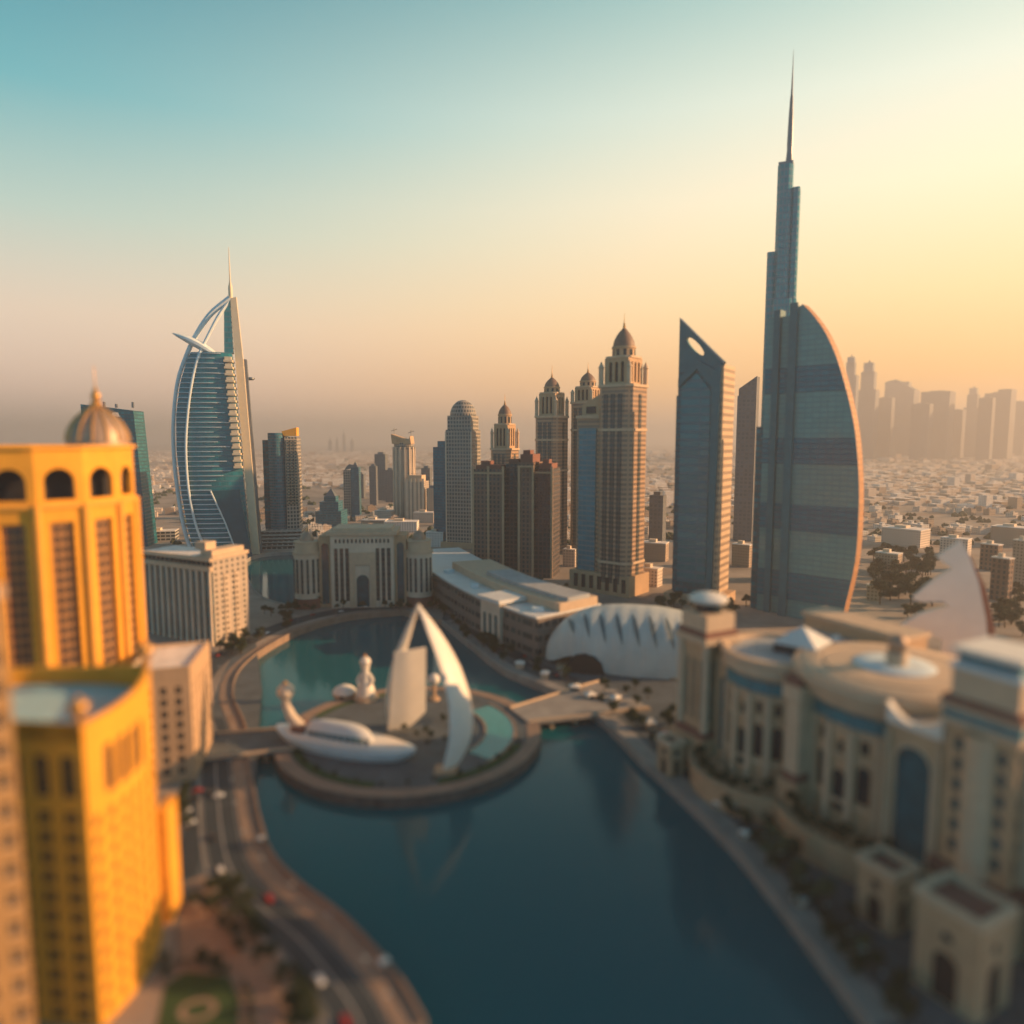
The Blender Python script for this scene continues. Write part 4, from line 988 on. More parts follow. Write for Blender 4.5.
# bowed glass tower
x, y = site(808, 617); zz = lambda p: zt(p, y); q_ = dep(y, 90) / F
t = thing('bowed_glass_tower', 'dark banded glass tower with one curved sail edge in front of the tallest spire tower', 'skyscraper', (x, y, 0), facing(x, y, -20))
lx = lambda px: (px - 808) * q_ * 1.04
edge = [(797, 304), (808, 318), (819, 336), (830, 362), (840, 395), (848, 430), (853, 470), (855, 510), (854, 555), (847, 600), (844, 617)]
E_ = curve([(lx(px - 2), zz(py)) for px, py in edge], 4)
fr = [(lx(787), 0)] + [(v[0], max(0, v[1])) for v in E_[::-1]] + [(lx(787), zz(308))]
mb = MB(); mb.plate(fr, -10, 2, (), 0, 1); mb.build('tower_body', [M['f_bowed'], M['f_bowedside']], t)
for p0_, p1_ in ((366, 392), (438, 464), (505, 531), (573, 600)):
    xs = [v for v in E_ if zz(p1_) <= v[1] <= zz(p0_)]
    xa = interp(sorted([(v[1], v[0]) for v in E_]), zz(p1_)); xb = interp(sorted([(v[1], v[0]) for v in E_]), zz(p0_))
    mb = MB(); mb.plate([(lx(787), zz(p1_)), (xa, zz(p1_))] + [(v[0], v[1]) for v in xs[::-1]] + [(xb, zz(p0_)), (lx(787), zz(p0_))], -10.6, -10.02); mb.build('dark_band', M['f_band'], t)
mb = MB(); mb.box(lx(758.5), lx(787) - .02, -5, 16, 0, zz(313)); mb.build('side_bay', M['f_bowed'], t)
for p0_, p1_ in ((366, 392), (438, 464), (505, 531), (573, 600)):
    mb = MB(); mb.box(lx(758.6), lx(786.9), -5.6, -5.02, zz(p1_), zz(p0_)); mb.build('dark_band', M['f_band'], t)
for a, b, yf, p in ((767, 773, -8, 306), (784, 791.5, -13, 302)):
    mb = MB(); mb.box(lx(a), lx(b), yf, 3 if a < 780 else -10.7, 0, zz(p)); mb.build('vertical_fin', M['navy'], t)
mb = MB(); mb.box(lx(750), lx(758.4), -2, 14, 0, zz(426)); mb.build('side_slab', M['f_dark'], t)

# far skyline in the haze
SK = [(848, 354, 13, 0, 'needle topped'), (866, 360, 17, 1, 'twin shouldered needle'), (884, 398, 14, 2, 'flat topped narrow'), (900, 380, 26, 3, 'broad sloping'), (921, 404, 16, 2, 'low flat topped'), (936, 392, 25, 2, 'wide flat topped'), (955, 410, 14, 2, 'small squat'), (971, 386, 13, 1, 'thin pointed'), (985, 398, 12, 2, 'plain narrow'), (998, 390, 22, 4, 'notched'), (858, 392, 24, 2, 'low broad'), (1016, 402, 18, 2, 'rightmost flat topped')]
for i, (px, py, wd, kind, ds) in enumerate(SK):
    Y = 5000 + 380 * ((i * 5) % 4); X = XW(px, Y, 200); k = dep(Y, 300) / F; a = wd * k / 2; T = zt(py, Y)
    t = thing('skyline_tower', ds + ' tower of the hazy far skyline beyond the bowed tower', 'skyscraper', (X, Y, 0), facing(X, Y, -12), 'far skyline towers in the haze')
    mb = MB()
    if kind == 0: mb.box(-a, a, -a, a, 0, T * .8); mb.box(-a * .6, a * .6, -a * .6, a * .6, T * .8, T * .92); mb.lathe([(a * .3, T * .92), (1, T)], 8)
    elif kind == 1: mb.box(-a, a, -a, a, 0, T * .7); mb.box(-a * .7, a * .7, -a * .7, a * .7, T * .7, T * .88); mb.lathe([(a * .6, T * .88), (a * .3, T * .95), (2, T)], 8)
    elif kind == 2: mb.box(-a, a, -a, a, 0, T)
    elif kind == 3: mb.plate([(-a, 0), (a, 0), (a, T * .86), (-a * .3, T), (-a, T * .97)], -a, a)
    else: mb.box(-a, 0, -a, a, 0, T * .95); mb.box(.1, a, -a, a, 0, T)
    mb.build('tower_body', M['f_hazy'], t)
    mb = MB(); mb.box(-a * .5, a * .5, -a * .5, a * .5, T * .3, T * (.97 if kind != 2 else 1.015)); mb.build('core', M['steel'], t)
# faint far towers behind the left city
for px, py, wd in ((344, 429, 2.2), (337, 436, 2), (330, 437, 3), (352, 437, 3), (299, 439, 4)):
    Y = 9000; X = XW(px, Y, 150); k = Y / F; T = zt(py, Y); a = wd * k / 2
    mb = MB(); mb.box(-a, a, -a, a, 0, T * .75); mb.lathe([(a * .7, T * .75), (a * .3, T * .9), (1, T)], 8)
    o = link('horizon_tower', mb.mesh('horizon_tower', M['f_hazy']), None, (X, Y, 0)); tag(o, 'faint needle tower on the hazy horizon above the far houses', 'skyscraper', 'faint towers on the horizon')
for px, base, top, wd, lab in ((382, 500, 454, 11, 'slim grey tower left of the horned cream tower'), (391, 502, 470, 9, 'pale hazy tower between the slim grey tower and the horned tower'), (427, 508, 468, 9, 'pale hazy tower in the gap beside the bullet tower'), (434, 520, 488, 12, 'cream mid rise at the foot of the hazy gap beside the bullet tower'), (657, 545, 495, 14, 'squat grey block in the gap left of the gabled tower'), (374, 505, 466, 7, 'thin bluish tower behind the narrow jagged tower'), (361, 498, 474, 8, 'short bluish mid rise far behind the narrow jagged tower')):
    x, y = site(px, base); k = dep(y, 60) / F; a = wd * k / 2; T = zt(top, y)
    t = thing('mid_rise', lab, 'building', (x, y, 0), facing(x, y, -18))
    mb = MB(); mb.box(-a, a, -a * .8, a * .8, 0, T); mb.build('tower_body', M['f_hazy' if px != 434 else 'f_cream'], t)
    mb = MB(); mb.box(-a * .5, a * .5, -a * .5, a * .5, T + .02, T + 5); mb.build('roof_box', M['steel'], t)

# ------------------------------------------------------------------ centre: portal hotel
x, y = site(365, 604); zz = lambda p: zt(p, y); q_ = dep(y, 30) / F; lx = lambda px: (px - 365) * q_
t = thing('portal_hotel', 'cream palace hotel with a tall arched portal and round domed corner towers', 'hotel', (x, y, 0), facing(x, y, -8))
W0, W1 = lx(335), lx(396); hw = W1 - W0; ht = zz(533); ops = []
hp = zz(572)
ops.append((hw / 2 - 5.6, hw / 2 + 5.6, 0.5, hp, True))
ops.append((hw / 2 - 8, hw / 2 + 8, zz(560), zz(555), False))
for i in range(14): ops.append((3 + i * (hw - 6) / 14 + .9, 3 + (i + 1) * (hw - 6) / 14 - .9, zz(541), zz(537), False))
for s_ in (0, 1):
    for i in range(3):
        a = (3 + i * 4.9) if s_ == 0 else hw - 3 - 3.3 - i * 4.9
        ops.append((a, a + 3.3, 6, zz(546), False))
mb = MB(); wall_openings(mb, hw, 0, ht, ops, 1.6); mb.xf(Matrix.Translation((W0, -14, 0)))
mb.face([(W1, -14, 0), (W1, 22, 0), (W1, 22, ht), (W1, -14, ht)]); mb.face([(W0, 22, 0), (W0, -14, 0), (W0, -14, ht), (W0, 22, ht)]); mb.face([(W1, 22, 0), (W0, 22, 0), (W0, 22, ht), (W1, 22, ht)]); mb.cap([(W0, -14), (W1, -14), (W1, 22), (W0, 22)], ht)
mb.build('wall', M['cream'], t)
for a, b, c, e, ar in ops:
    mb = MB(); ol = arch_outline(a, b, c, e) if ar else [(a, c), (b, c), (b, e), (a, e)]; mb.plate(ol, 1.2, 1.5); mb.xf(Matrix.Translation((W0, -14, 0)))
    mb.build('portal_glass' if ar else 'window', M['teal_glass' if ar else ('f_strip' if e - c > 12 else 'dark_glass')], t)
mb = MB(); mb.plate([(W0 + hw / 2 - 11.5, 0), (W0 + hw / 2 - 7, 0), (W0 + hw / 2 - 7, zz(562)), (W0 + hw / 2 + 7, zz(562)), (W0 + hw / 2 + 7, 0), (W0 + hw / 2 + 11.5, 0), (W0 + hw / 2 + 11.5, zz(550)), (W0 + hw / 2 - 11.5, zz(550))], -15.4, -14.02); mb.build('portal_frame', M['stone_trim'], t)
mb = MB(); mb.box(W0 - 3, W1 + 3, -16.5, 23, ht + .02, ht + 3.4, bottom=True); mb.box(W0 + 2, W1 - 2, -12, 20, ht + 3.4, ht + 6); mb.build('cornice', M['stone_trim'], t)
for s_ in (-1, 1):
    c0_ = lx(365) + s_ * (hw / 2 + 5.2); a, b = (W0 - 11, W0 - .02) if s_ < 0 else (W1 + .02, W1 + 11)
    mb = MB(); wall_openings(mb, 11, 0, ht - 1, [(2.4, 8.6, 3, zz(541), True)], 1.5); mb.xf(Matrix.Translation((a, -11, 0))); mb.box(a, b, -10.9 + 1.6, 20, 0, ht - 1.2); mb.build('wing_wall', M['stone'], t)
    mb = MB(); mb.plate(arch_outline(2.4, 8.6, 3, zz(541)), .9, 1.2); mb.xf(Matrix.Translation((a, -11, 0))); mb.build('arched_window', M['teal_glass'], t)
    tx = (W0 + W1) / 2 + s_ * (hw / 2 + 11 + 11)
    mb = MB(); mb.lathe([(12.6, 0), (12.6, 9)], 20, tx, -6, cap=True); mb.build('tower_base', M['brick_red'], t)
    mb = MB(); mb.lathe([(11.8, 9), (11.8, zz(551))], 20, tx, -6); mb.build('corner_tower', M['cream'], t)
    mb = MB(); mb.lathe([(12.8, zz(551) - 1), (12.8, zz(549)), (10.8, zz(549)), (10.8, zz(541)), (11.6, zz(540.5)), (11.6, zz(539)), (9, zz(539))], 20, tx, -6, cap=True); mb.build('tower_gallery', M['stone_trim'], t)
    mb = MB(); mb.lathe([(6.2 * math.cos(q * math.pi / 2) if q < 1 else 0, zz(539) + 8.4 * math.sin(q * math.pi / 2)) for q in [i / 7 for i in range(8)]], 18, tx, -6); dm = mb.build('dome', M['dome'], t)
    mb = MB(); mb.lathe([(.7, zz(539) + 8), (.1, zz(539) + 13)], 8, tx, -6); mb.build('finial', M['gold'], dm)
    for i in range(6):
        q = R(-150 + i * 24); mb = MB(); mb.box(-1.0, 1.0, -12.4, -11.7, 14, zz(556)); mb.xf(Matrix.Translation((tx, -6, 0)) @ Matrix.Rotation(q + R(90), 4, 'Z')); mb.build('window_strip', M['f_strip'], t)

# ------------------------------------------------------------------ low curved mall and ribbed shell
fp = curve([Vector((-118, 760)), G(432, 601), G(470, 628), G(520, 652), G(538, 659)], 6)
hm = 28
t = thing('curved_mall', 'long low curved mall with pale terraced roofs following the far bank', 'mall', (0, 0, 0))
bk = offset(fp, 62)
mb = MB()
for a, b, c, d in zip(fp, fp[1:], bk[1:], bk):
    mb.face([(a.x, a.y, 0), (b.x, b.y, 0), (b.x, b.y, hm), (a.x, a.y, hm)])
    mb.face([(d.x, d.y, hm), (c.x, c.y, hm), (c.x, c.y, 0), (d.x, d.y, 0)][::-1])
for i in (0, -1): mb.face([(fp[i].x, fp[i].y, 0), (bk[i].x, bk[i].y, 0), (bk[i].x, bk[i].y, hm), (fp[i].x, fp[i].y, hm)])
mb.build('wall', facade('mall_shopfronts', (.20, .165, .14), (.03, .045, .05), 9.3, .42, 7, .7, var=.6), t)
mb = MB(); mb.ribbon(bk, offset(fp, -1.4), hm + .02, hm + 1.6); mb.build('roof', M['white_pool'], t)
mb = MB(); mb.ribbon(offset(fp, 58)[6:], offset(fp, 20)[6:], hm + 1.62, hm + 8); mb.build('upper_terrace', M['stone_trim'], t)
mb = MB(); mb.ribbon(offset(fp, 50)[10:], offset(fp, 28)[10:], hm + 8.02, hm + 11); mb.build('skylight', M['rooftop'], t)
for k, i in enumerate((3, 7, 11, 15, 19)):
    p = offset(fp, 11)[i]; mb = MB(); mb.box(-4, 4, -3, 3, hm + 1.62, hm + 4.4); mb.xf(Matrix.Translation((p.x, p.y, 0)) @ Matrix.Rotation(.8 * k, 4, 'Z')); mb.build('roof_box', M['fin'], t)
x, y = site(490, 642)
t = thing('entrance_pavilion', 'pale square entrance pavilion projecting from the curved mall', 'pavilion', (x, y, 0), R(-52))
mb = MB(); ops = [(3 + i * 7, 7 + i * 7, 1, 22, True) for i in range(3)]
for k in range(4):
    s0 = len(mb.f); wall_openings(mb, 24, 0, 31, ops, 1); mb.xf(Matrix.Translation((0, 12, 0)) @ Matrix.Rotation(k * math.pi / 2, 4, 'Z') @ Matrix.Translation((-12, -12, 0)), s0)
mb.build('wall', M['cream'], t)
mb = MB(); mb.box(-11, 11, 1, 23, 0, 30); mb.build('glazing', M['teal_glass'], t)
mb = MB(); mb.box(-14, 14, -2, 26, 31.02, 34, bottom=True); mb.build('roof', M['white_pool'], t)

x, y = 85, 462
t = thing('shell_canopy', 'white ribbed shell roof like a scallop beside the curved mall', 'canopy', (x, y, 0), math.atan2(-26, 96))
A_ = 63; NS, NT = 90, 22
def shell(s_, q, off=0):
    # s_ -1..1 along the length, q 0 front edge .. 1 rear edge
    env = max(0, 1 - abs(s_) ** 2.6) ** .5
    th = math.pi * (1 - q); hgt = 38 * env + 1
    ply = (abs(math.sin((s_ + 1) * 6.5 * math.pi)) - .5) * 1.0 * max(0, 1 - q * 1.5)
    lip = 9 * max(0, 1 - q * 2.2) * (math.exp(-((s_ + .62) / .22) ** 2))
    yv = -math.cos(math.pi * q) * 31 * (env * .9 + .1)
    return Vector((A_ * s_, yv + (-ply - off if q < .5 else 0), max(0, hgt * math.sin(math.pi * q) ** .62) + lip + ply * .5 + off))
mb = MB()
for i in range(NS):
    for j in range(NT):
        s0, s1 = -1 + 2 * i / NS, -1 + 2 * (i + 1) / NS; q0, q1 = j / NT, (j + 1) / NT
        mb.face([shell(s0, q0), shell(s1, q0), shell(s1, q1), shell(s0, q1)], 0, None, True)
mb.build('shell_roof', M['shell'], t)
for k in range(9):
    c = -.62 + k * .17; mb = MB(); n = 10
    for i in range(n):
        q0, q1 = .10 + .25 * i / n, .10 + .25 * (i + 1) / n; w0, w1 = [.022 * math.sin(math.pi * i_ / n) ** .8 for i_ in (i, i + 1)]
        lean = lambda q: -.10 * (q - .1) / .25
        P = [shell(c - w0 + lean(q0), q0, .8), shell(c + w0 + lean(q0), q0, .8), shell(c + w1 + lean(q1), q1, .8), shell(c - w1 + lean(q1), q1, .8)]
        mb.face(P, 0, None, True)
    mb.build('rib_shade', M['shell_shade'], t)  # dark leaf strips laid on the shell as painted shade between ribs
mb = MB(); mb.plate([(-45, 0), (-18, 0), (-20, 7), (-25, 11), (-31, 12.4), (-38, 10.5), (-43, 5)], -32.5, -26); mb.build('entrance', M['shadow_gap'], t)  # solid near-black plate stands for the shaded opening
mb = MB(); mb.prism([(-50, -30), (50, -30), (54, 0), (48, 30), (-48, 30), (-54, 0)], 0, 1.2); mb.build('base', M['stone'], t)

# ------------------------------------------------------------------ right: palace mall
MO = Vector((89.6, 311)); MR = math.atan2(-.89, .46)
t = thing('palace_mall', 'ornate beige mall with round roofed pavilions, a giant arched window and corner tower', 'mall', (MO.x, MO.y, 0), MR)
def cyl(prof, cx, cy, nm, m, n=36, cap=False, par=None, **k):
    mb = MB(); mb.lathe(prof, n, cx, cy, cap=cap, **k); return mb.build(nm, M[m], par or t)
def boxp(b, nm, m, par=None, mtx=None):
    mb = MB(); mb.box(*b, bottom=True)
    if mtx: mb.xf(mtx)
    return mb.build(nm, M[m], par or t)
boxp((4, 150, 14, 62, 0, 57), 'back_hall', 'stone')
boxp((3, 151, 13, 63, 57.02, 58.2), 'roof', 'rooftop')
boxp((0, 52, 62.2, 78, 0, 64), 'back_wing', 'stone'); boxp((-1, 53, 61, 79, 64.02, 66), 'back_cornice', 'stone_trim')
# tower A
boxp((-11, 9, -11, 11, 0, 17), 'tower_base', 'stone'); boxp((-10, 8.4, -10, 9.6, 17.02, 20), 'red_band', 'brick_red')
mb = MB(); ops = [(2.6, 4.4, 24, 52, True), (7.0, 8.8, 24, 52, True), (11.4, 13.2, 24, 52, True)]
for k in range(4):
    s0 = len(mb.f); wall_openings(mb, 15.6, 20, 60, ops, .8); mb.xf(Matrix.Translation((-.8, -.2, 0)) @ Matrix.Rotation(k * math.pi / 2, 4, 'Z') @ Matrix.Translation((-7.8, -7.8, 0)), s0)
mb.build('tower_shaft', M['stone'], t)
boxp((-7.9, 6.3, -7.3, 6.9, 20, 59.6), 'tower_glazing', 'teal_glass')
for sx_ in (-1, 1):
    for sy_ in (-1, 1): cyl([(2.0, 20), (1.8, 60)], -.8 + 7.8 * sx_, -.2 + 7.8 * sy_, 'column', 'stone_trim', 12)
boxp((-11, 9.4, -10.4, 10, 60.02, 63), 'cornice', 'stone_trim'); boxp((-10, 8.4, -9.4, 9, 63.02, 65.4), 'red_band', 'brick_red')
boxp((-9, 7.4, -8.4, 8, 65.42, 73), 'tower_top', 'stone_trim')
cyl([(6, 73.02), (6, 77.5)], -.8, -.2, 'lantern', 'dark_glass', 20); cyl([(8.4, 77.5), (8.8, 79), (6, 80.6), (1, 81.6), (0, 81.8)], -.8, -.2, 'lantern_roof', 'white', 24)
# teal arch bay beside tower A
mb = MB(); wall_openings(mb, 10, 0, 56, [(2.2, 7.8, 14, 47, True)], 1.0); mb.xf(Matrix.Translation((9.5, -4, 0))); mb.build('bay_wall', M['stone'], t)
mb = MB(); mb.plate(arch_outline(2.2, 7.8, 14, 47), .7, .95); mb.xf(Matrix.Translation((9.5, -4, 0))); mb.build('arched_window', M['teal_glass'], t)
# pavilions
def pavilion(cx, cy, r, a0, a1, doors):
    n = 7; out = []
    for k in range(n):
        aa, ab = R(a0 + (a1 - a0) * k / n), R(a0 + (a1 - a0) * (k + 1) / n)
        P0, P1 = Vector((cx + r * math.cos(aa), cy + r * math.sin(aa))), Vector((cx + r * math.cos(ab), cy + r * math.sin(ab)))
        d = P1 - P0; Wd = d.length; Mx = Matrix.Translation((P0.x, P0.y, 0)) @ Matrix.Rotation(math.atan2(d.y, d.x), 4, 'Z')
        wide = Wd * .26; c = Wd / 2
        ops = [(c - wide, c + wide, 20, 34, True), (c - wide * .6, c + wide * .6, 38.5, 43.5, False)] if k not in doors else [(c - wide * 1.2, c + wide * 1.2, 14, 30, True), (c - wide * .55, c + wide * .55, 36, 41, False)]
        mb = MB(); wall_openings(mb, Wd, 0, 56, ops, 1.1); mb.xf(Mx); mb.build('pavilion_wall', M['stone'], t)
        for a, b, c_, e, ar in ops:
            mb = MB(); mb.plate(arch_outline(a, b, c_, e) if ar else [(a, c_), (b, c_), (b, e), (a, e)], .8, 1.05); mb.xf(Mx); mb.build('arched_window' if ar else 'window', M['dark_glass'], t)
        mb = MB(); mb.box(.05, Wd - .05, -.6, -.02, 47.3, 52.4); mb.xf(Mx); mb.build('tile_band', M['teal_tile'], t)
        mb = MB(); mb.box(-1.1, 1.1, -1.3, .5, 0, 46.6); mb.xf(Mx); mb.build('pilaster', M['stone_trim'], t)
pavilion(28, 16, 23, -158, -22, (3,)); pavilion(72, 27, 30.5, -150, -30, (3,))
cyl([(23.6, 53), (25.2, 54.5), (25.2, 58.2), (26, 59), (26, 61), (23, 61), (22.4, 59.2), (0, 59.2)], 28, 16, 'round_roof', 'stone_trim', 48)
cyl([(22, 59.24), (0, 59.5)], 28, 16, 'roof_surface', 'rooftop', 40)
mb = MB(); Pm = [(-9.5, -9.5), (9.5, -9.5), (9.5, 9.5), (-9.5, 9.5)]
for i in range(4):
    a, b = Pm[i], Pm[(i + 1) % 4]; mb.face([(a[0], a[1], 63.4), (b[0], b[1], 63.4), (0, 0, 70.5)])
mb.xf(Matrix.Translation((31, 24, 0)) @ Matrix.Rotation(R(20), 4, 'Z')); mb.build('pyramid_skylight', M['white_pool'], t)
boxp((-9, 9, -9, 9, 59.5, 63.38), 'skylight_base', 'dark_glass', None, Matrix.Translation((31, 24, 0)) @ Matrix.Rotation(R(20), 4, 'Z'))
cyl([(31, 53), (33.6, 55), (33.6, 57), (36, 59), (36.4, 62), (35, 63.2), (26, 63.9), (25.6, 63.5), (24.6, 63.5), (24.2, 64.1), (14, 64.6)], 71, 27, 'disc_roof', 'stone_trim', 64)
cyl([(14.2, 64.62), (13.4, 65.2), (8, 65.5), (0, 65.6)], 71, 27, 'roof_centre', 'fin', 40)
cyl([(3.6, 65.5), (3.6, 68), (4.4, 68.4), (3.2, 70.5)], 72.5, 26, 'roof_lantern', 'stone_trim', 14)
mb = MB(); mb.ball((72.5, 26, 73.4), 3.7, 14); mb.build('lantern_dome', M['dome'], t)
for cx, cy, r_ in ((28, 16, 23), (72, 27, 30.5)):
    for z0_, z1_, e_ in ((44.6, 45.8, .7), (35.4, 36.2, .5), (17.5, 18.6, .6)):
        mb = MB(); mb.lathe([(r_ - 1.2, z0_), (r_ + e_, z0_), (r_ + e_ + .2, z1_), (r_ - 1.2, z1_)], 7, cx, cy, a0=R(-158 if cx < 50 else -150), a1=R(-22 if cx < 50 else -30), smooth=False); mb.build('string_course', M['stone_trim'], t)
    for i in range(36):
        a = R(-165 + 150 * i / 35); q_r = r_ + (2.6 if cx < 50 else 5.2); mb = MB(); zz_ = 61.02 if cx < 50 else 63.0
        mb.lathe([(.35, zz_), (.5, zz_ + .7), (.25, zz_ + 1.3), (0, zz_ + 1.7)], 6, cx + q_r * math.cos(a), cy + q_r * math.sin(a)); mb.build('roof_finial', M['stone_trim'], t)
for i in range(12):
    xx, yy_ = 12 + 11 * i, 50 + 4 * math.sin(i * 2.3)
    mb = MB(); mb.box(xx, xx + 3.4, yy_, yy_ + 2.6, 58.22, 60.4); mb.lathe([(.9, 60.42), (.9, 60.9)], 10, xx + 1.7, yy_ + 1.3, cap=True); mb.build('roof_plant', M['fin'], t)
for xx in (93.3, 110.2):
    mb = MB(); mb.lathe([(1.0, 9), (.8, 53), (1.2, 54.5)], 10, xx, -7.9); mb.build('column', M['stone_trim'], t)
# pilaster tower between the pavilions
boxp((50, 59, -10, 4, 0, 19), 'pier_base', 'stone'); boxp((51, 58, -8.6, 4, 19.02, 22), 'red_band', 'brick_red'); boxp((51.4, 57.6, -8, 4, 22.02, 51), 'pier', 'stone_trim'); boxp((50.4, 58.6, -9.2, 4, 51.02, 57), 'cornice', 'stone_trim')
boxp((50.8, 58.2, -8.8, 4, 57.02, 60), 'red_band', 'brick_red')
# terraces before the pavilions
for cx, cy, r in ((28, 10, 33), (74, 16, 36)):
    mb = MB(); mb.lathe([(r, 0), (r, 9.5), (r + .9, 9.8), (r + .9, 11), (r - 1.4, 11), (r - 1.4, 9.6), (r - 14, 9.6)], 22, cx, cy, a0=R(-142), a1=R(-40)); mb.build('terrace', M['stone'], t)
# giant arched window bay with a swept parapet
nb = 9; bw_ = 18.5; bx = 92.5; bay = []
mb = MB(); wall_openings(mb, bw_, 0, 57, [(3.2, 15.3, 9, 51, True)], 1.4); mb.xf(Matrix.Translation((bx, -7, 0)))
mb.face([(bx, 14, 0), (bx, -7, 0), (bx, -7, 57), (bx, 14, 57)]); mb.face([(bx + bw_, -7, 0), (bx + bw_, 14, 0), (bx + bw_, 14, 57), (bx + bw_, -7, 57)]); mb.build('bay_wall', M['stone'], t)
mb = MB(); mb.plate(arch_outline(3.2, 15.3, 9, 51), 1.0, 1.3); mb.xf(Matrix.Translation((bx, -7, 0))); mb.build('giant_arched_window', M['teal_glass'], t)
ar = arch_outline(2.4, 16.1, 9, 52, 16); mb = MB(); inn = arch_outline(3.25, 15.25, 9, 50.95, 16)
for i in range(1, len(ar)):
    a, b, c, d = ar[i], ar[(i + 1) % len(ar)], inn[(i + 1) % len(inn)], inn[i]
    mb.face([(a[0], -.5, a[1]), (b[0], -.5, b[1]), (c[0], -.5, c[1]), (d[0], -.5, d[1])][::-1]); mb.face([(a[0], -.5, a[1]), (b[0], -.5, b[1]), (b[0], 0, b[1]), (a[0], 0, a[1])]); mb.face([(d[0], 0, d[1]), (c[0], 0, c[1]), (c[0], -.5, c[1]), (d[0], -.5, d[1])])
mb.xf(Matrix.Translation((bx, -7, 0))); mb.build('window_surround', M['stone_trim'], t)
top = [(bw_ * i / 12, 57 + 5.0 * (abs(i / 6 - 1)) ** 2) for i in range(13)]
mb = MB(); mb.plate([(0, 57.02), (bw_, 57.02)] + top[::-1][0:0] + [(x, z + 1.6) for x, z in top[::-1]], -1.4, 1.2); mb.xf(Matrix.Translation((bx, -7, 0))); mb.build('swept_parapet', M['white'], t)
boxp((bx + .2, bx + bw_ - .2, -5.7, 13.9, 56, 57.6), 'bay_roof', 'rooftop')
# tower B
tx, ty = 122, 2
boxp((tx - 13, tx + 13, ty - 13, ty + 13, 0, 15), 'tower_base', 'stone'); boxp((tx - 12, tx + 12, ty - 12, ty + 12, 15.02, 20), 'red_band', 'brick_red')
mb = MB(); ops = [(2.6, 5.2, 24 + i * 6.4, 28.4 + i * 6.4, True) for i in range(6)] + [(14.8, 17.4, 24 + i * 6.4, 28.4 + i * 6.4, True) for i in range(6)]
for k in range(4):
    s0 = len(mb.f); wall_openings(mb, 20, 20, 64, ops, .9); mb.xf(Matrix.Translation((tx, ty, 0)) @ Matrix.Rotation(k * math.pi / 2, 4, 'Z') @ Matrix.Translation((-10, -10, 0)), s0)
mb.build('tower_shaft', M['stone'], t); boxp((tx - 9.2, tx + 9.2, ty - 9.2, ty + 9.2, 20, 63.6), 'tower_glazing', 'teal_glass')
for k in range(4):
    q = R(-90) + k * math.pi / 2; cyl([(4.6, 20), (4.4, 62), (5.0, 64)], tx + 9.4 * math.cos(q), ty + 9.4 * math.sin(q), 'half_column', 'stone_trim', 18)
boxp((tx - 11.6, tx + 11.6, ty - 11.6, ty + 11.6, 64.02, 66), 'cornice', 'stone_trim'); boxp((tx - 11, tx + 11, ty - 11, ty + 11, 66.02, 69), 'tile_band', 'teal_tile')
boxp((tx - 12, tx + 12, ty - 12, ty + 12, 69.02, 70.4), 'cornice', 'stone_trim'); boxp((tx - 11.4, tx + 11.4, ty - 11.4, ty + 11.4, 70.42, 72.6), 'red_band', 'brick_red')
boxp((tx - 9.6, tx + 9.6, ty - 9.6, ty + 9.6, 72.62, 81.5), 'tower_top', 'stone_trim'); boxp((tx - 10.2, tx + 10.2, ty - 10.2, ty + 10.2, 81.52, 83), 'cornice', 'fin')
boxp((tx - 8.6, tx + 8.6, ty - 8.6, ty + 8.6, 83.02, 86.4), 'clerestory', 'teal_tile'); boxp((tx - 10, tx + 10, ty - 10, ty + 10, 86.42, 88), 'tower_roof', 'white')
boxp((138, 168, -4, 13.8, 0, 50), 'end_wall', 'stone')
boxp((100, 109, -16, -7.3, 0, 9), 'porch', 'stone'); boxp((99.4, 109.6, -16.6, -7.3, 9.02, 10.2), 'porch_roof', 'teal_tile')

def gatehouse(x, y, wx, wy, h, lab):
    p = MO + Vector((.46, -.89)) * x + Vector((.89, .46)) * y
    g = thing('gatehouse', lab, 'gatehouse', (p.x, p.y, 0), MR)
    for k in range(4):
        Wd = wx if k % 2 == 0 else wy; hd = (wy if k % 2 == 0 else wx) / 2
        Mx = Matrix.Rotation(k * math.pi / 2, 4, 'Z') @ Matrix.Translation((-Wd / 2, -hd, 0))
        ops = [(Wd / 2 - Wd * .2, Wd / 2 + Wd * .2, .3, h * .55, True), (Wd / 2 - 1.5, Wd / 2 + 1.5, h * .66, h * .66 + 3, True)]
        mb = MB(); wall_openings(mb, Wd, 0, h, ops, 1); mb.xf(Mx); mb.build('wall', M['stone'], g)
        for i, (a, b, c, e, ar) in enumerate(ops):
            mb = MB(); mb.plate(arch_outline(a, b, c, e), .7, .95); mb.xf(Mx); mb.build('gate' if i == 0 else 'window', M['shadow_gap' if i == 0 else 'dark_glass'], g)
    mb = MB(); a, b = wx / 2 + .7, wy / 2 + .7
    for (p, q, r, s) in ((-a, a, -b, -b + 1.6), (-a, a, b - 1.6, b), (-a, -a + 1.6, -b + 1.61, b - 1.61), (a - 1.6, a, -b + 1.61, b - 1.61)): mb.box(p, q, r, s, h + .02, h + 2.2, bottom=True)
    mb.build('parapet', M['stone_trim'], g)
    mb = MB(); mb.box(-a + 1, a - 1, -b + 1, b - 1, h - .4, h + .3); mb.build('roof', M['brick_red'], g)
gatehouse(106, -24, 12, 11, 18, 'small square gatehouse before the giant arched window of the palace mall')
gatehouse(134, -33, 17, 15, 26, 'large square gatehouse at the foot of the palace mall corner tower')
gatehouse(-2, -19, 9, 8, 14, 'little gatehouse at the foot of the far slim tower of the palace mall')

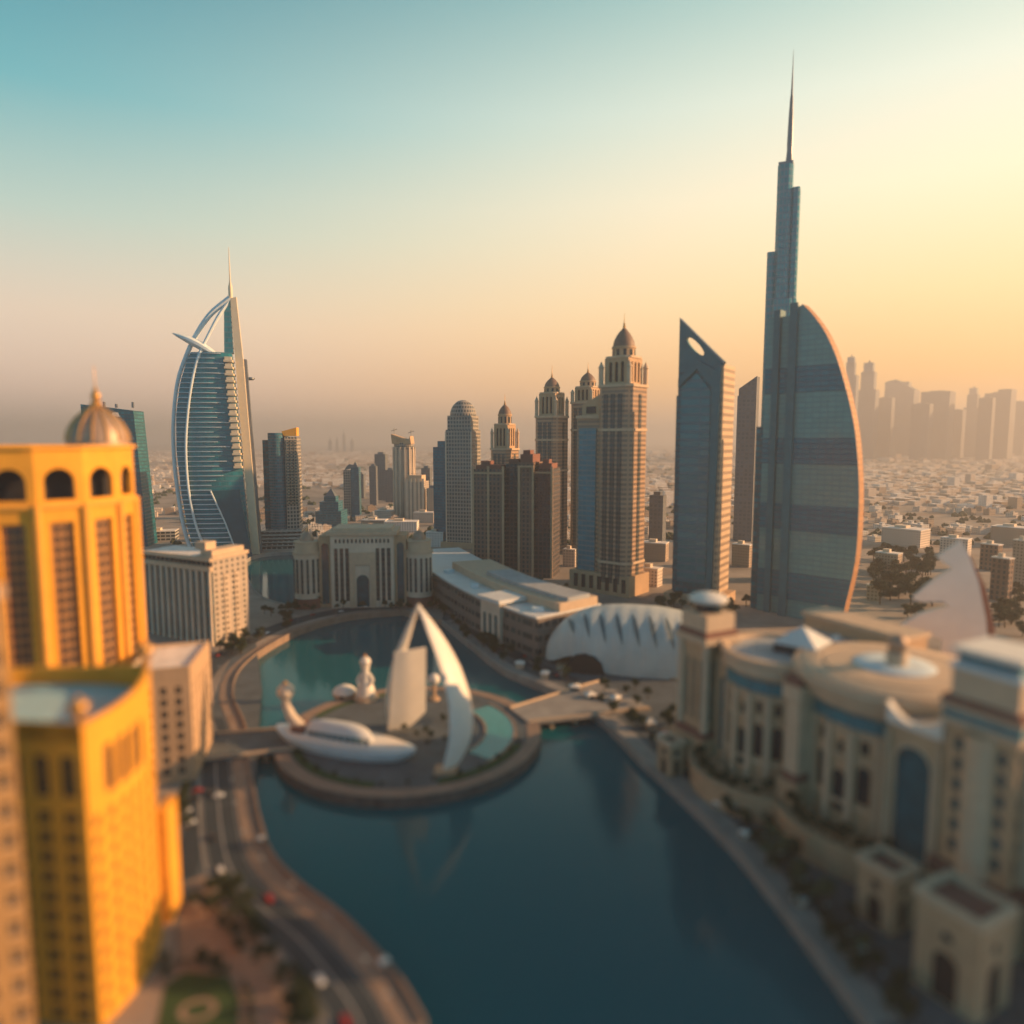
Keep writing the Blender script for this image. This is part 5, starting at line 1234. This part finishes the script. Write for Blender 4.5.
# pale winged sculpture behind the mall
Y = 345; X = XW(955, Y, 60); s_ = dep(Y, 60) / F
t = thing('winged_sculpture', 'pale pointed sculpture with three feathered barbs rising behind the disc roof', 'sculpture', (X, Y, 0), facing(X, Y, 6))
ln = lambda px, py: ((px - 955) * s_, zt(py, Y))
ol = [ln(944, 700), ln(945, 640), ln(938, 637), ln(913, 634), ln(908, 630), ln(924, 617), ln(949, 606), ln(944, 602), ln(922, 604), ln(917, 601), ln(930, 586), ln(950, 568), ln(944, 564), ln(936, 558), ln(945, 550), ln(955, 540), ln(962, 552), ln(972, 580), ln(980, 615), ln(984, 650), ln(985, 700)]
ol = [(a, max(0, b)) for a, b in ol]; ol[0] = (ol[1][0] - 1, 0); ol[-1] = (ol[-2][0] + 2, 0)
mb = MB(); mb.plate(ol, -3, 3); mb.build('blade', M['white'], t)
mb = MB(); mb.plate([ln(963, 552), ln(973, 582), ln(981, 617), (ol[-1][0] + 1, 0), (ol[-1][0] + 9, 0), ln(989, 625), ln(979, 585)], 3.02, 9); mb.build('rear_blade', M['brick_red'], t)
mb = MB(); mb.box(ol[0][0] - 6, ol[-1][0] + 14, -9, 14, 0, 3); mb.build('plinth', M['stone'], t)
#CITY
# ------------------------------------------------------------------ trees, lamps, cars, kiosks
def inpoly(p, poly):
    c = False
    for a, b in zip(poly, list(poly[1:]) + [poly[0]]):
        if (a.y > p.y) != (b.y > p.y) and p.x < (b.x - a.x) * (p.y - a.y) / (b.y - a.y) + a.x: c = not c
    return c
def tree_mesh(seed, h, r, n):
    q = random.Random(seed); tr = MB()
    tr.tube([(0, 0, -.3), (.1, .05, h * .25), (.25, 0, h * .5), (.2, .1, h * .8)], [.32, .24, .17, .05], 7)
    for i in range(5):
        a = i * 1.26 + q.random(); tr.tube([(.1, 0, h * (.3 + .06 * i)), (r * .35 * math.cos(a), r * .35 * math.sin(a), h * (.48 + .05 * i)), (r * .7 * math.cos(a), r * .7 * math.sin(a), h * (.6 + .05 * i))], [.13, .08, .03], 5)
    cl = [(r * .62 * q.random() ** .5 * math.cos(a), r * .62 * q.random() ** .5 * math.sin(a), h * (.42 + .45 * q.random()), r * q.uniform(.28, .5)) for a in [q.uniform(0, 6.28) for _ in range(9)]]
    lf = MB()
    for _ in range(n):
        x, y, z, rr = q.choice(cl); v = Vector((q.gauss(0, 1), q.gauss(0, 1), q.gauss(0, 1))).normalized() * rr * q.random() ** .4; v.z *= .75
        c = Vector((x, y, z)) + v; s = q.uniform(.22, .5)
        a = Vector((q.gauss(0, 1), q.gauss(0, 1), q.gauss(0, .6))).normalized(); b = a.cross(Vector((q.gauss(0, 1), q.gauss(0, 1), q.gauss(0, 1)))).normalized()
        lf.face([c - a * s - b * s * .4, c + a * s * .2 - b * s * .6, c + a * s + b * s * .3, c - a * s * .1 + b * s * .7])
    return tr.mesh('trunk', M['trunk']), lf.mesh('crown', M['leaf_dark'], weld=False)
def palm_mesh(seed, h):
    q = random.Random(seed); tr = MB(); tr.tube([(0, 0, -.3), (.15, 0, h * .4), (.1, .1, h * .75), (.2, .1, h)], [.38, .27, .24, .28], 8)
    lf = MB()
    for i in range(22):
        a = i * 2.4; el = q.uniform(-.25, .9); L_ = q.uniform(2.6, 3.6); d = Vector((math.cos(a), math.sin(a), 0)); sd = Vector((-d.y, d.x, 0)); pts = []
        for k in range(6):
            u = k / 5; pts.append(Vector((.2, .1, h)) + d * L_ * u * math.cos(el * (1 - u * .3)) + Vector((0, 0, L_ * (u * math.sin(el) - .75 * u * u))))
        for k in range(5):
            w0, w1 = .42 * math.sin(math.pi * (.15 + .8 * k / 5)), .42 * math.sin(math.pi * (.15 + .8 * (k + 1) / 5)); dr = Vector((0, 0, -.18))
            for s_ in (-1, 1): lf.face([pts[k], pts[k + 1], pts[k + 1] + sd * s_ * w1 + dr, pts[k] + sd * s_ * w0 + dr])
    return tr.mesh('trunk', M['trunk']), lf.mesh('crown', M['leaf_palm'], weld=False)
TREES = [tree_mesh(3, 8, 3.6, 900), tree_mesh(8, 7, 4.2, 900), tree_mesh(15, 10, 3.8, 1000)]
PALMS = [palm_mesh(2, 8), palm_mesh(5, 10)]
def tree(p, label, group, s=1, palm=False, z=0):
    ms = rnd.choice(PALMS if palm else TREES); t = thing('palm_tree' if palm else 'shade_tree', label, 'palm' if palm else 'tree', (p.x, p.y, z), rnd.uniform(0, 6.28), group)
    t.scale = (s, s, s * rnd.uniform(.85, 1.15)); link('trunk', ms[0], t); link('crown', ms[1], t)
def row(line, n, off, label, group, s=(.8, 1.2), palm=.3, jit=1.5, z=0):
    L_ = offset(line, off); acc = [0]
    for a, b in zip(L_, L_[1:]): acc.append(acc[-1] + (b - a).length)
    for i in range(n):
        d = acc[-1] * (i + .5) / n; p = None
        for k in range(len(L_) - 1):
            if acc[k] <= d <= acc[k + 1]: p = L_[k].lerp(L_[k + 1], (d - acc[k]) / max(1e-6, acc[k + 1] - acc[k]))
        if p is None: continue
        p = p + Vector((rnd.uniform(-jit, jit), rnd.uniform(-jit, jit)))
        tree(p, label[rnd.random() < palm] if isinstance(label, tuple) else label, group if isinstance(group, str) else group[0], rnd.uniform(*s), (rnd.random() < palm) if not isinstance(label, tuple) else False, z)
def scatter(poly, n, label, group, s=(.8, 1.3), palm=False, z=0):
    P = [G(*p) for p in poly]; x0, x1 = min(p.x for p in P), max(p.x for p in P); y0, y1 = min(p.y for p in P), max(p.y for p in P); k = 0; tries = 0
    while k < n and tries < 4000:
        tries += 1; p = Vector((rnd.uniform(x0, x1), rnd.uniform(y0, y1)))
        if inpoly(p, P): tree(p, label, group, rnd.uniform(*s), palm, z); k += 1
row(LB[5:20], 9, 24.5, 'dark round tree in the strip between the road and the sandy plaza', 'trees beside the lagoon road', (.55, .8), 0)
row(LB[5:20], 7, 28.5, 'small dark tree in the second row behind the lagoon road', 'second row trees beside the lagoon road', (.5, .75), 0)
scatter([(215, 878), (240, 890), (280, 940), (262, 948), (228, 915)], 6, 'dark tree on the sandy plaza beside the bend of the lagoon road', 'trees on the sandy plaza', (.5, .8))
scatter([(150, 965), (215, 962), (240, 990), (232, 1000), (215, 976), (160, 978)], 9, 'tree edging the green lawn below the amber hotel', 'trees round the hotel lawn', (.4, .6))
scatter([(285, 970), (300, 985), (322, 1040), (290, 1040)], 6, 'dark tree beside the path at the near end of the lagoon road', 'trees at the near end of the road', (.5, .8))
scatter([(180, 800), (194, 790), (192, 830), (182, 850)], 5, 'tree on the pavement beside the amber hotel wall', 'trees beside the amber hotel', (.6, .9))
scatter([(214, 650), (250, 632), (262, 640), (232, 660)], 12, 'dark tree at the foot of the finned hotel', 'trees at the foot of the finned hotel', (.9, 1.4))
scatter([(262, 614), (300, 606), (300, 622), (270, 640)], 10, 'tree between the small inlet and the left lagoon bank', 'trees between the inlet and the lagoon', (.9, 1.3))
scatter([(300, 606), (432, 604), (432, 609), (300, 611)], 18, 'tree in the row before the portal hotel', 'trees before the portal hotel', (.8, 1.2))
scatter([(432, 604), (470, 634), (530, 664), (545, 672), (530, 676), (470, 642)], 26, 'dark tree on the plaza under the curved mall wall', 'trees under the curved mall', (.8, 1.2))
scatter([(560, 680), (640, 690), (700, 735), (690, 790), (650, 745), (600, 705)], 26, 'dark tree on the plaza before the shell canopy', 'trees before the shell canopy', (.7, 1.1))
scatter([(700, 775), (760, 810), (840, 905), (930, 1020), (900, 1030), (820, 930), (740, 835)], 40, 'dark tree on the promenade plaza before the palace mall', 'trees before the palace mall', (.6, 1.0))
scatter([(705, 790), (770, 845), (850, 930), (890, 1000), (880, 1005), (830, 930), (750, 850)], 16, 'palm on the promenade plaza before the palace mall', 'palms before the palace mall', (.8, 1.1), True)
scatter([(470, 590), (560, 585), (575, 600), (480, 602)], 14, 'tree between the dark brown block and the curved mall roof', 'trees behind the curved mall', (1.2, 1.8), z=0)
scatter([(640, 600), (760, 606), (740, 616), (650, 612)], 16, 'dark tree at the foot of the gabled tower behind the shell canopy', 'trees at the foot of the gabled tower', (1.2, 1.8))
scatter([(868, 560), (930, 555), (935, 620), (880, 625)], 50, 'dark tree in the grove right of the bowed glass tower', 'grove beside the bowed tower', (1.5, 2.6))
scatter([(988, 600), (1024, 590), (1024, 640), (990, 640)], 16, 'dark tree in the clump right of the winged sculpture', 'trees beside the winged sculpture', (1.3, 2))
for cx, cy, r, n in ((28, 10, 29, 11), (74, 16, 31, 12)):
    for i in range(n):
        a = R(-138 + 94 * (i + .5) / n); lx_, ly_ = cx + r * math.cos(a), cy + r * math.sin(a); p = MO + Vector((.46, -.89)) * lx_ + Vector((.89, .46)) * ly_
        tree(p, 'small dark tree on the terrace of the left round pavilion' if cx < 50 else 'small dark tree on the terrace below the disc roof', 'terrace trees of the palace mall ' + ('left pavilion' if cx < 50 else 'disc pavilion'), rnd.uniform(.6, .9), False, 9.6)
for i in range(14):
    a = R(196 + 150 * i / 13); p = IC + Vector((math.cos(a), math.sin(a))) * 57
    tree(p, 'low tree along the front rim path of the round island', 'trees along the island rim', rnd.uniform(.32, .5), False, .6)
for i in range(9):
    a = R(rnd.uniform(0, 360)); p = IC + Vector((math.cos(a), math.sin(a))) * rnd.uniform(8, 26) + Vector((6, 4)); tree(p, 'small dark tree on the grey plaza behind the sail monument', 'trees on the island plaza', rnd.uniform(.4, .65), False, .6)
# hedges: clipped leaf masses
def hedge(pts, wd, h, lab):
    L_ = pxline(pts, 5); q = random.Random(len(lab)); mb = MB(); acc = 0
    for a, b in zip(L_, L_[1:]):
        d = (b - a); nrm = Vector((-d.y, d.x)).normalized(); n = int(d.length * wd * h * 5)
        for _ in range(n):
            c2 = a + d * q.random() + nrm * wd * q.uniform(-.5, .5); c = Vector((c2.x, c2.y, h * q.random() ** .6)); s = q.uniform(.2, .42)
            u = Vector((q.gauss(0, 1), q.gauss(0, 1), q.gauss(0, .6))).normalized(); v = u.cross(Vector((q.gauss(0, 1), q.gauss(0, 1), q.gauss(0, 1)))).normalized(); mb.face([c - u * s, c + v * s, c + u * s, c - v * s])
    tag(mb.build('hedge', M['hedge'], weld=False), lab, 'hedge')
hedge([(222, 893), (245, 910), (268, 938)], 3, 1.7, 'dark clipped hedge along the bend of the lagoon road')
hedge([(292, 968), (306, 990), (318, 1020)], 3.4, 1.7, 'dark clipped hedge at the near end of the lagoon road')

mb = MB(); gc = G(198, 1010); RG = [gc + Vector((math.cos(a) * 5, math.sin(a) * 4)) for a in [i * math.pi / 14 for i in range(29)]]; RI = [gc + Vector((math.cos(a) * 3.4, math.sin(a) * 2.5)) for a in [i * math.pi / 14 for i in range(29)]]
mb.ribbon(RG, RI, .09, .13, side=False); struct('path', mb, M['paving_tan'])
hedge([(150, 968), (185, 964), (222, 966)], 1.6, 1.2, 'low hedge along the top edge of the green lawn below the amber hotel')
hedge([(243, 985), (250, 1005), (250, 1040)], 1.8, 1.3, 'low hedge along the road side of the green lawn')
hedge([(196, 893), (214, 905), (226, 925)], 1.6, 1.1, 'short curved hedge on the sandy plaza below the amber hotel')
# street lamps
def lamp_parts():
    a = MB(); a.lathe([(.28, 0), (.22, .6), (.11, .8), (.08, 8.6)], 8); b = MB(); b.tube([(0, 0, 8.5), (.5, 0, 9.1), (1.7, 0, 9.2)], .07, 6); c = MB(); c.box(1.3, 2.3, -.18, .18, 9.08, 9.26, bottom=True)
    return a.mesh('pole', M['steel']), b.mesh('bracket', M['steel']), c.mesh('lamp_head', M['fin'])
LP = lamp_parts()
def lamps(line, off, n, lab, grp, flip=0):
    L_ = offset(line, off)
    for i in range(n):
        k = int((len(L_) - 1) * (i + .5) / n); p = L_[k]; d = (L_[min(k + 1, len(L_) - 1)] - L_[max(0, k - 1)]); t = thing('street_lamp', lab, 'street lamp', (p.x, p.y, .16), math.atan2(d.y, d.x) + R(90 + flip), grp)
        for nm, m_ in zip(('pole', 'bracket', 'lamp_head'), LP): link(nm, m_, t)
lamps(LB, 6.9, 18, 'thin grey street lamp between the tan promenade and the lagoon road', 'lamps along the lagoon road')
lamps(RB, 8.2, 20, 'thin grey street lamp on the pale promenade below the malls', 'lamps along the mall promenade', 180)

# cars
def car_meshes(paint):
    b = MB(); pr = [(-2.2, .35), (2.2, .35), (2.25, .75), (1.25, .92), (.65, 1.42), (-1.1, 1.45), (-1.9, .98), (-2.25, .9)]
    b.plate(pr, -.88, .88); body = b.mesh('body', paint)
    g = MB(); g.plate([(1.12, .95), (.62, 1.36), (-1.06, 1.39), (-1.7, 1.0)], -.9, .9); gl = g.mesh('window', M['dark_glass'])
    w_ = MB()
    w_.lathe([(0, -.1), (.33, -.1), (.33, .1), (0, .1)], 14); w_.xf(Matrix.Rotation(R(90), 4, 'X')); wh = w_.mesh('wheel', M['rubber'])
    return body, gl, wh
CARS = {k: car_meshes(M[k]) for k in ('car_white', 'car_dark', 'car_red')}
def car(p, rz, lab, grp, c):
    t = thing('parked_car' if 'parked' in lab else 'car', lab, 'car', (p.x, p.y, .05), rz, grp); m_ = CARS[c]; link('body', m_[0], t); link('window', m_[1], t)
    for a in (-1.35, 1.35):
        for s_ in (-.82, .82): link('wheel', m_[2], t, (a, s_, .33))
def cars(line, lanes, n, where, flt=None):
    for i in range(n):
        k = int((len(line) - 2) * (i + rnd.uniform(.2, .8)) / n); o = rnd.choice(lanes); p = offset(line, o)[k]; d = line[k + 1] - line[k]; c = rnd.choice(['car_white', 'car_dark', 'car_dark', 'car_red'])
        nm = {'car_white': 'white', 'car_dark': 'dark', 'car_red': 'red'}[c]; car(p, math.atan2(d.y, d.x) + (math.pi if o == lanes[0] else 0), f'{nm} car driving on the {where}', f'{nm} cars on the {where}', c)
cars(near_l, (11, 17.6), 7, 'road beside the lagoon')
cars(far_l, (18, 25), 9, 'road before the portal hotel')
cars(pxline([(445, 606), (480, 634), (530, 662), (590, 690), (660, 735), (715, 790)], 6), (2.6, -2.6), 12, 'road below the curved mall')
for i, (px, py) in enumerate([(186, 812), (194, 800), (190, 824), (198, 792), (219, 797)]):
    c = ('car_white', 'car_dark', 'car_white', 'car_red')[i % 4]; nm = {'car_white': 'white', 'car_dark': 'dark', 'car_red': 'red'}[c]
    car(G(px, py), R(20), f'{nm} parked car on the forecourt between the amber hotel and the road', f'{nm} cars parked on the forecourt', c)

# kiosks and parasols on the promenades
def kiosk(p, lab, grp=None, rz=0, s=1):
    t = thing('kiosk', lab, 'kiosk', (p.x, p.y, .1), rz, grp); t.scale = (s, s, s)
    mb = MB(); mb.box(-2, 2, -1.6, 1.6, 0, 2.7); mb.build('wall', M['stone_trim'], t)
    mb = MB(); mb.box(-1.4, 1.4, -1.66, -1.61, 1, 2.2); mb.build('counter_window', M['dark_glass'], t)
    mb = MB()
    Q = [(-2.6, -2.3), (2.6, -2.3), (2.6, 2.3), (-2.6, 2.3)]
    for i in range(4): mb.face([(*Q[i], 2.72), (*Q[(i + 1) % 4], 2.72), (0, 0, 4.1)])
    mb.build('roof', M['white'], t)
kiosk(G(384, 966), 'pale kiosk on the tan promenade at the near left bank', None, R(40), .6)
kiosk(G(261, 842), 'pale kiosk on the tan promenade where the lagoon road bends', None, R(80), .55)
for i, (px, py) in enumerate([(575, 692), (590, 700), (615, 703), (545, 678), (650, 728), (665, 742), (690, 758), (520, 668)]):
    kiosk(G(px, py), 'white roofed kiosk on the plaza between the pale bridge and the shell canopy', 'kiosks on the shell plaza', R(25 * i), 1.3)
for i, (px, py) in enumerate([(745, 838), (800, 905), (855, 960), (718, 808)]):
    kiosk(G(px, py), 'white roofed kiosk on the promenade below the palace mall', 'kiosks below the palace mall', R(-62), .8)
# round gazebo at the bridgehead
gz = G(648, 742); 

# ------------------------------------------------------------------ middle ground blocks and the far city
BL = [((436, 546), 22, 20, 'white low block with a lit flat roof at the foot of the bullet tower', 'f_house3'), ((402, 531), 40, 16, 'long white roofed low hall behind the portal hotel', 'f_house3'), ((375, 528), 30, 14, 'lit tan low block behind the portal hotel', 'f_house2'), ((345, 536), 34, 10, 'flat green roofed hall behind the portal hotel', 'f_car'), ((425, 522), 26, 18, 'cream low block right of the horned tower foot', 'f_house'), ((385, 519), 22, 16, 'small cream block left of the horned tower foot', 'f_house'),
      ((655, 560), 30, 22, 'tan low block seen between the tallest domed tower and the gabled tower', 'f_house2'), ((650, 585), 26, 18, 'pale low block before the gap left of the gabled tower', 'f_house'), ((742, 566), 22, 26, 'tan block in the gap right of the gabled tower', 'f_house2'), ((888, 572), 26, 22, 'sunlit tan block left of the dark grove', 'f_house2'),
      ((905, 545), 46, 24, 'long tan hall beyond the dark grove', 'f_house'), ((1000, 600), 20, 40, 'tall reddish tan block right of the winged sculpture', 'f_brown'), ((1020, 590), 18, 50, 'tan block at the frame edge right of the winged sculpture', 'f_house2'), ((990, 570), 20, 30, 'reddish block behind the winged sculpture', 'f_brown'), ((955, 555), 30, 22, 'low pale block behind the winged sculpture tip', 'f_house'), ((1012, 545), 40, 26, 'broad tan block far behind the winged sculpture', 'f_house2'), ((873, 600), 14, 14, 'small tan block at the foot of the bowed tower', 'f_house2'),
      ((160, 540), 40, 14, 'pale low shed behind the finned hotel', 'f_car'), ((265, 540), 20, 12, 'low pale block at the foot of the sail hotel', 'f_car'), ((530, 552), 20, 18, 'cream block between the shortest and the slender domed towers', 'f_house'), ((570, 566), 16, 20, 'cream block in the gap left of the tallest domed tower', 'f_house')]
for (px, py), wd, h, lab, m_ in BL:
    p = G(px, py); t = thing('low_block', lab, 'building', (p.x, p.y, 0), facing(p.x, p.y, rnd.uniform(-30, -8))); k = dep(p.y, 10) / F
    a = wd * k * .5 * .8; b = a * .6
    mb = MB(); mb.box(-a, a, -b, b, 0, h); mb.build('wall', M[m_], t); mb = MB(); mb.box(-a - .4, a + .4, -b - .4, b + .4, h + .02, h + 1); mb.build('roof', M['roof_a'], t)
    mb = MB(); mb.box(-a * .5, a * .1, -b * .4, b * .5, h + 1.02, h + 4.5); mb.build('roof_box', M['cream'], t)
# houses
def house_mesh(k):
    q = random.Random(k); mb = MB(); a, b, h = q.uniform(6, 11), q.uniform(5, 9), q.uniform(6, 13)
    mb.box(-a, a, -b, b, 0, h, 0, top_mat=1)
    for (p, q_, r, s) in ((-a, a, -b, -b + .4), (-a, a, b - .4, b), (-a, -a + .4, -b + .41, b - .41), (a - .4, a, -b + .41, b - .41)): mb.box(p, q_, r, s, h + .02, h + 1)
    x = q.uniform(-a * .4, a * .3); mb.box(x, x + a * .5, -b * .4, b * .4, h + .03, h + q.uniform(2.4, 4.2))
    if k % 2: mb.box(-a * .6, a * .3, -b - 4, -b - .02, 0, h * .5, 0, top_mat=1)
    return mb.mesh('far_house', [M[('f_house', 'f_house2', 'f_house3')[k % 3]], M[('roof_a', 'roof_b')[k % 2]]])
HM = [house_mesh(k) for k in range(9)]
BLOCK = [(Vector((o.location.x, o.location.y)), 45) for o in col.objects if o.parent is None and o.get('category') in ('skyscraper', 'building', 'hotel', 'mall') and o.location.y > 750]
def free(p): return all((p - c).length > r for c, r in BLOCK) and not inpoly(p, INLET) and not (-480 < p.x < -60 and p.y < 1000)
cnt = 0; pts = []
Yc = 1040.0
while Yc < 2600 and cnt < 300:
    xm = .78 * Yc; X = -xm
    while X < xm and cnt < 300:
        p = Vector((X + rnd.uniform(-7, 7), Yc + rnd.uniform(-9, 9)))
        if free(p) and rnd.random() < .5 and (math.sin(X * .013) + math.sin(Yc * .011 + X * .004)) > -.9:
            o = link('far_house', rnd.choice(HM), None, (p.x, p.y, 0), R(rnd.choice((0, 90)) + 18 + rnd.uniform(-4, 4))); tag(o, 'small pale flat roofed house in the low city beyond the towers', 'house', 'low houses of the far city'); cnt += 1
        X += 33
    Yc += 36
Y_END = Yc
q = random.Random(4); mb = MB()
Yc = Y_END
while Yc < 9000:
    st = 34 * (1 + (Yc - 1500) / 3000); xm = .8 * Yc; X = -xm
    while X < xm:
        if q.random() < .86 and (math.sin(X * .004 + 1) + math.sin(Yc * .0032 + X * .0013)) > -1.0:
            a, b, h = st * q.uniform(.22, .42), st * q.uniform(.22, .40), q.uniform(5, 15) * (1 if q.random() < .96 else 2.6); x, y = X + q.uniform(-.2, .2) * st, Yc + q.uniform(-.2, .2) * st
            if all((Vector((x, y)) - c).length > 50 for c, r in BLOCK):
                cs, sn = math.cos(.3), math.sin(.3); P = [(x + i * cs - j * sn, y + i * sn + j * cs) for i, j in ((-a, -b), (a, -b), (a, b), (-a, b))]
                m_ = q.choice((0, 0, 1, 2)); mb.prism(P, 0, h, m_, 3 + (q.random() < .4))
        X += st
    Yc += st * 1.1
tag(mb.build('distant_city', [M['f_house'], M['f_house2'], M['f_house3'], M['roof_a'], M['roof_b']], weld=False), kind='stuff')
mb = MB()
for _ in range(2200):
    Yq = 1000 + 6500 * q.random() ** 1.8; X = Yq * q.uniform(-.8, .8); c = Vector((X, Yq)); 
    if not free(c): continue
    r = q.uniform(3, 7) * (1 + Yq / 6000)
    for k in range(3):
        d = Vector((q.uniform(-r, r), q.uniform(-r, r), 0)); rr = r * q.uniform(.5, .9); o = Vector((X, Yq, rr * .7)) + d
        rg = [o + Vector((rr * math.cos(a) * q.uniform(.7, 1.2), rr * math.sin(a) * q.uniform(.7, 1.2), q.uniform(-.2, .2) * rr)) for a in [i * 1.2566 for i in range(5)]]
        for i in range(5):
            mb.face([rg[i], rg[(i + 1) % 5], o + Vector((0, 0, rr * .8))]); mb.face([(rg[i].x, rg[i].y, 0), (rg[(i + 1) % 5].x, rg[(i + 1) % 5].y, 0), rg[(i + 1) % 5], rg[i]])
tag(mb.build('distant_greenery', M['leaf_dark'], weld=False), kind='stuff')

# ------------------------------------------------------------------ haze: the warm desert air
hz = MB(); hz.box(-26500, 26500, -700, 27500, -6, 620, bottom=True); hm_ = bpy.data.materials.new('desert_haze'); hm_.use_nodes = True; tn = hm_.node_tree
tn.nodes.remove(tn.nodes['Principled BSDF']); pv = tn.nodes.new('ShaderNodeVolumePrincipled'); pv.inputs['Color'].default_value = (.66, .655, .665, 1); pv.inputs['Density'].default_value = 0.00017; pv.inputs['Anisotropy'].default_value = .35
tn.links.new(pv.outputs[0], tn.nodes['Material Output'].inputs['Volume'])
tag(hz.build('haze', hm_), kind='stuff')
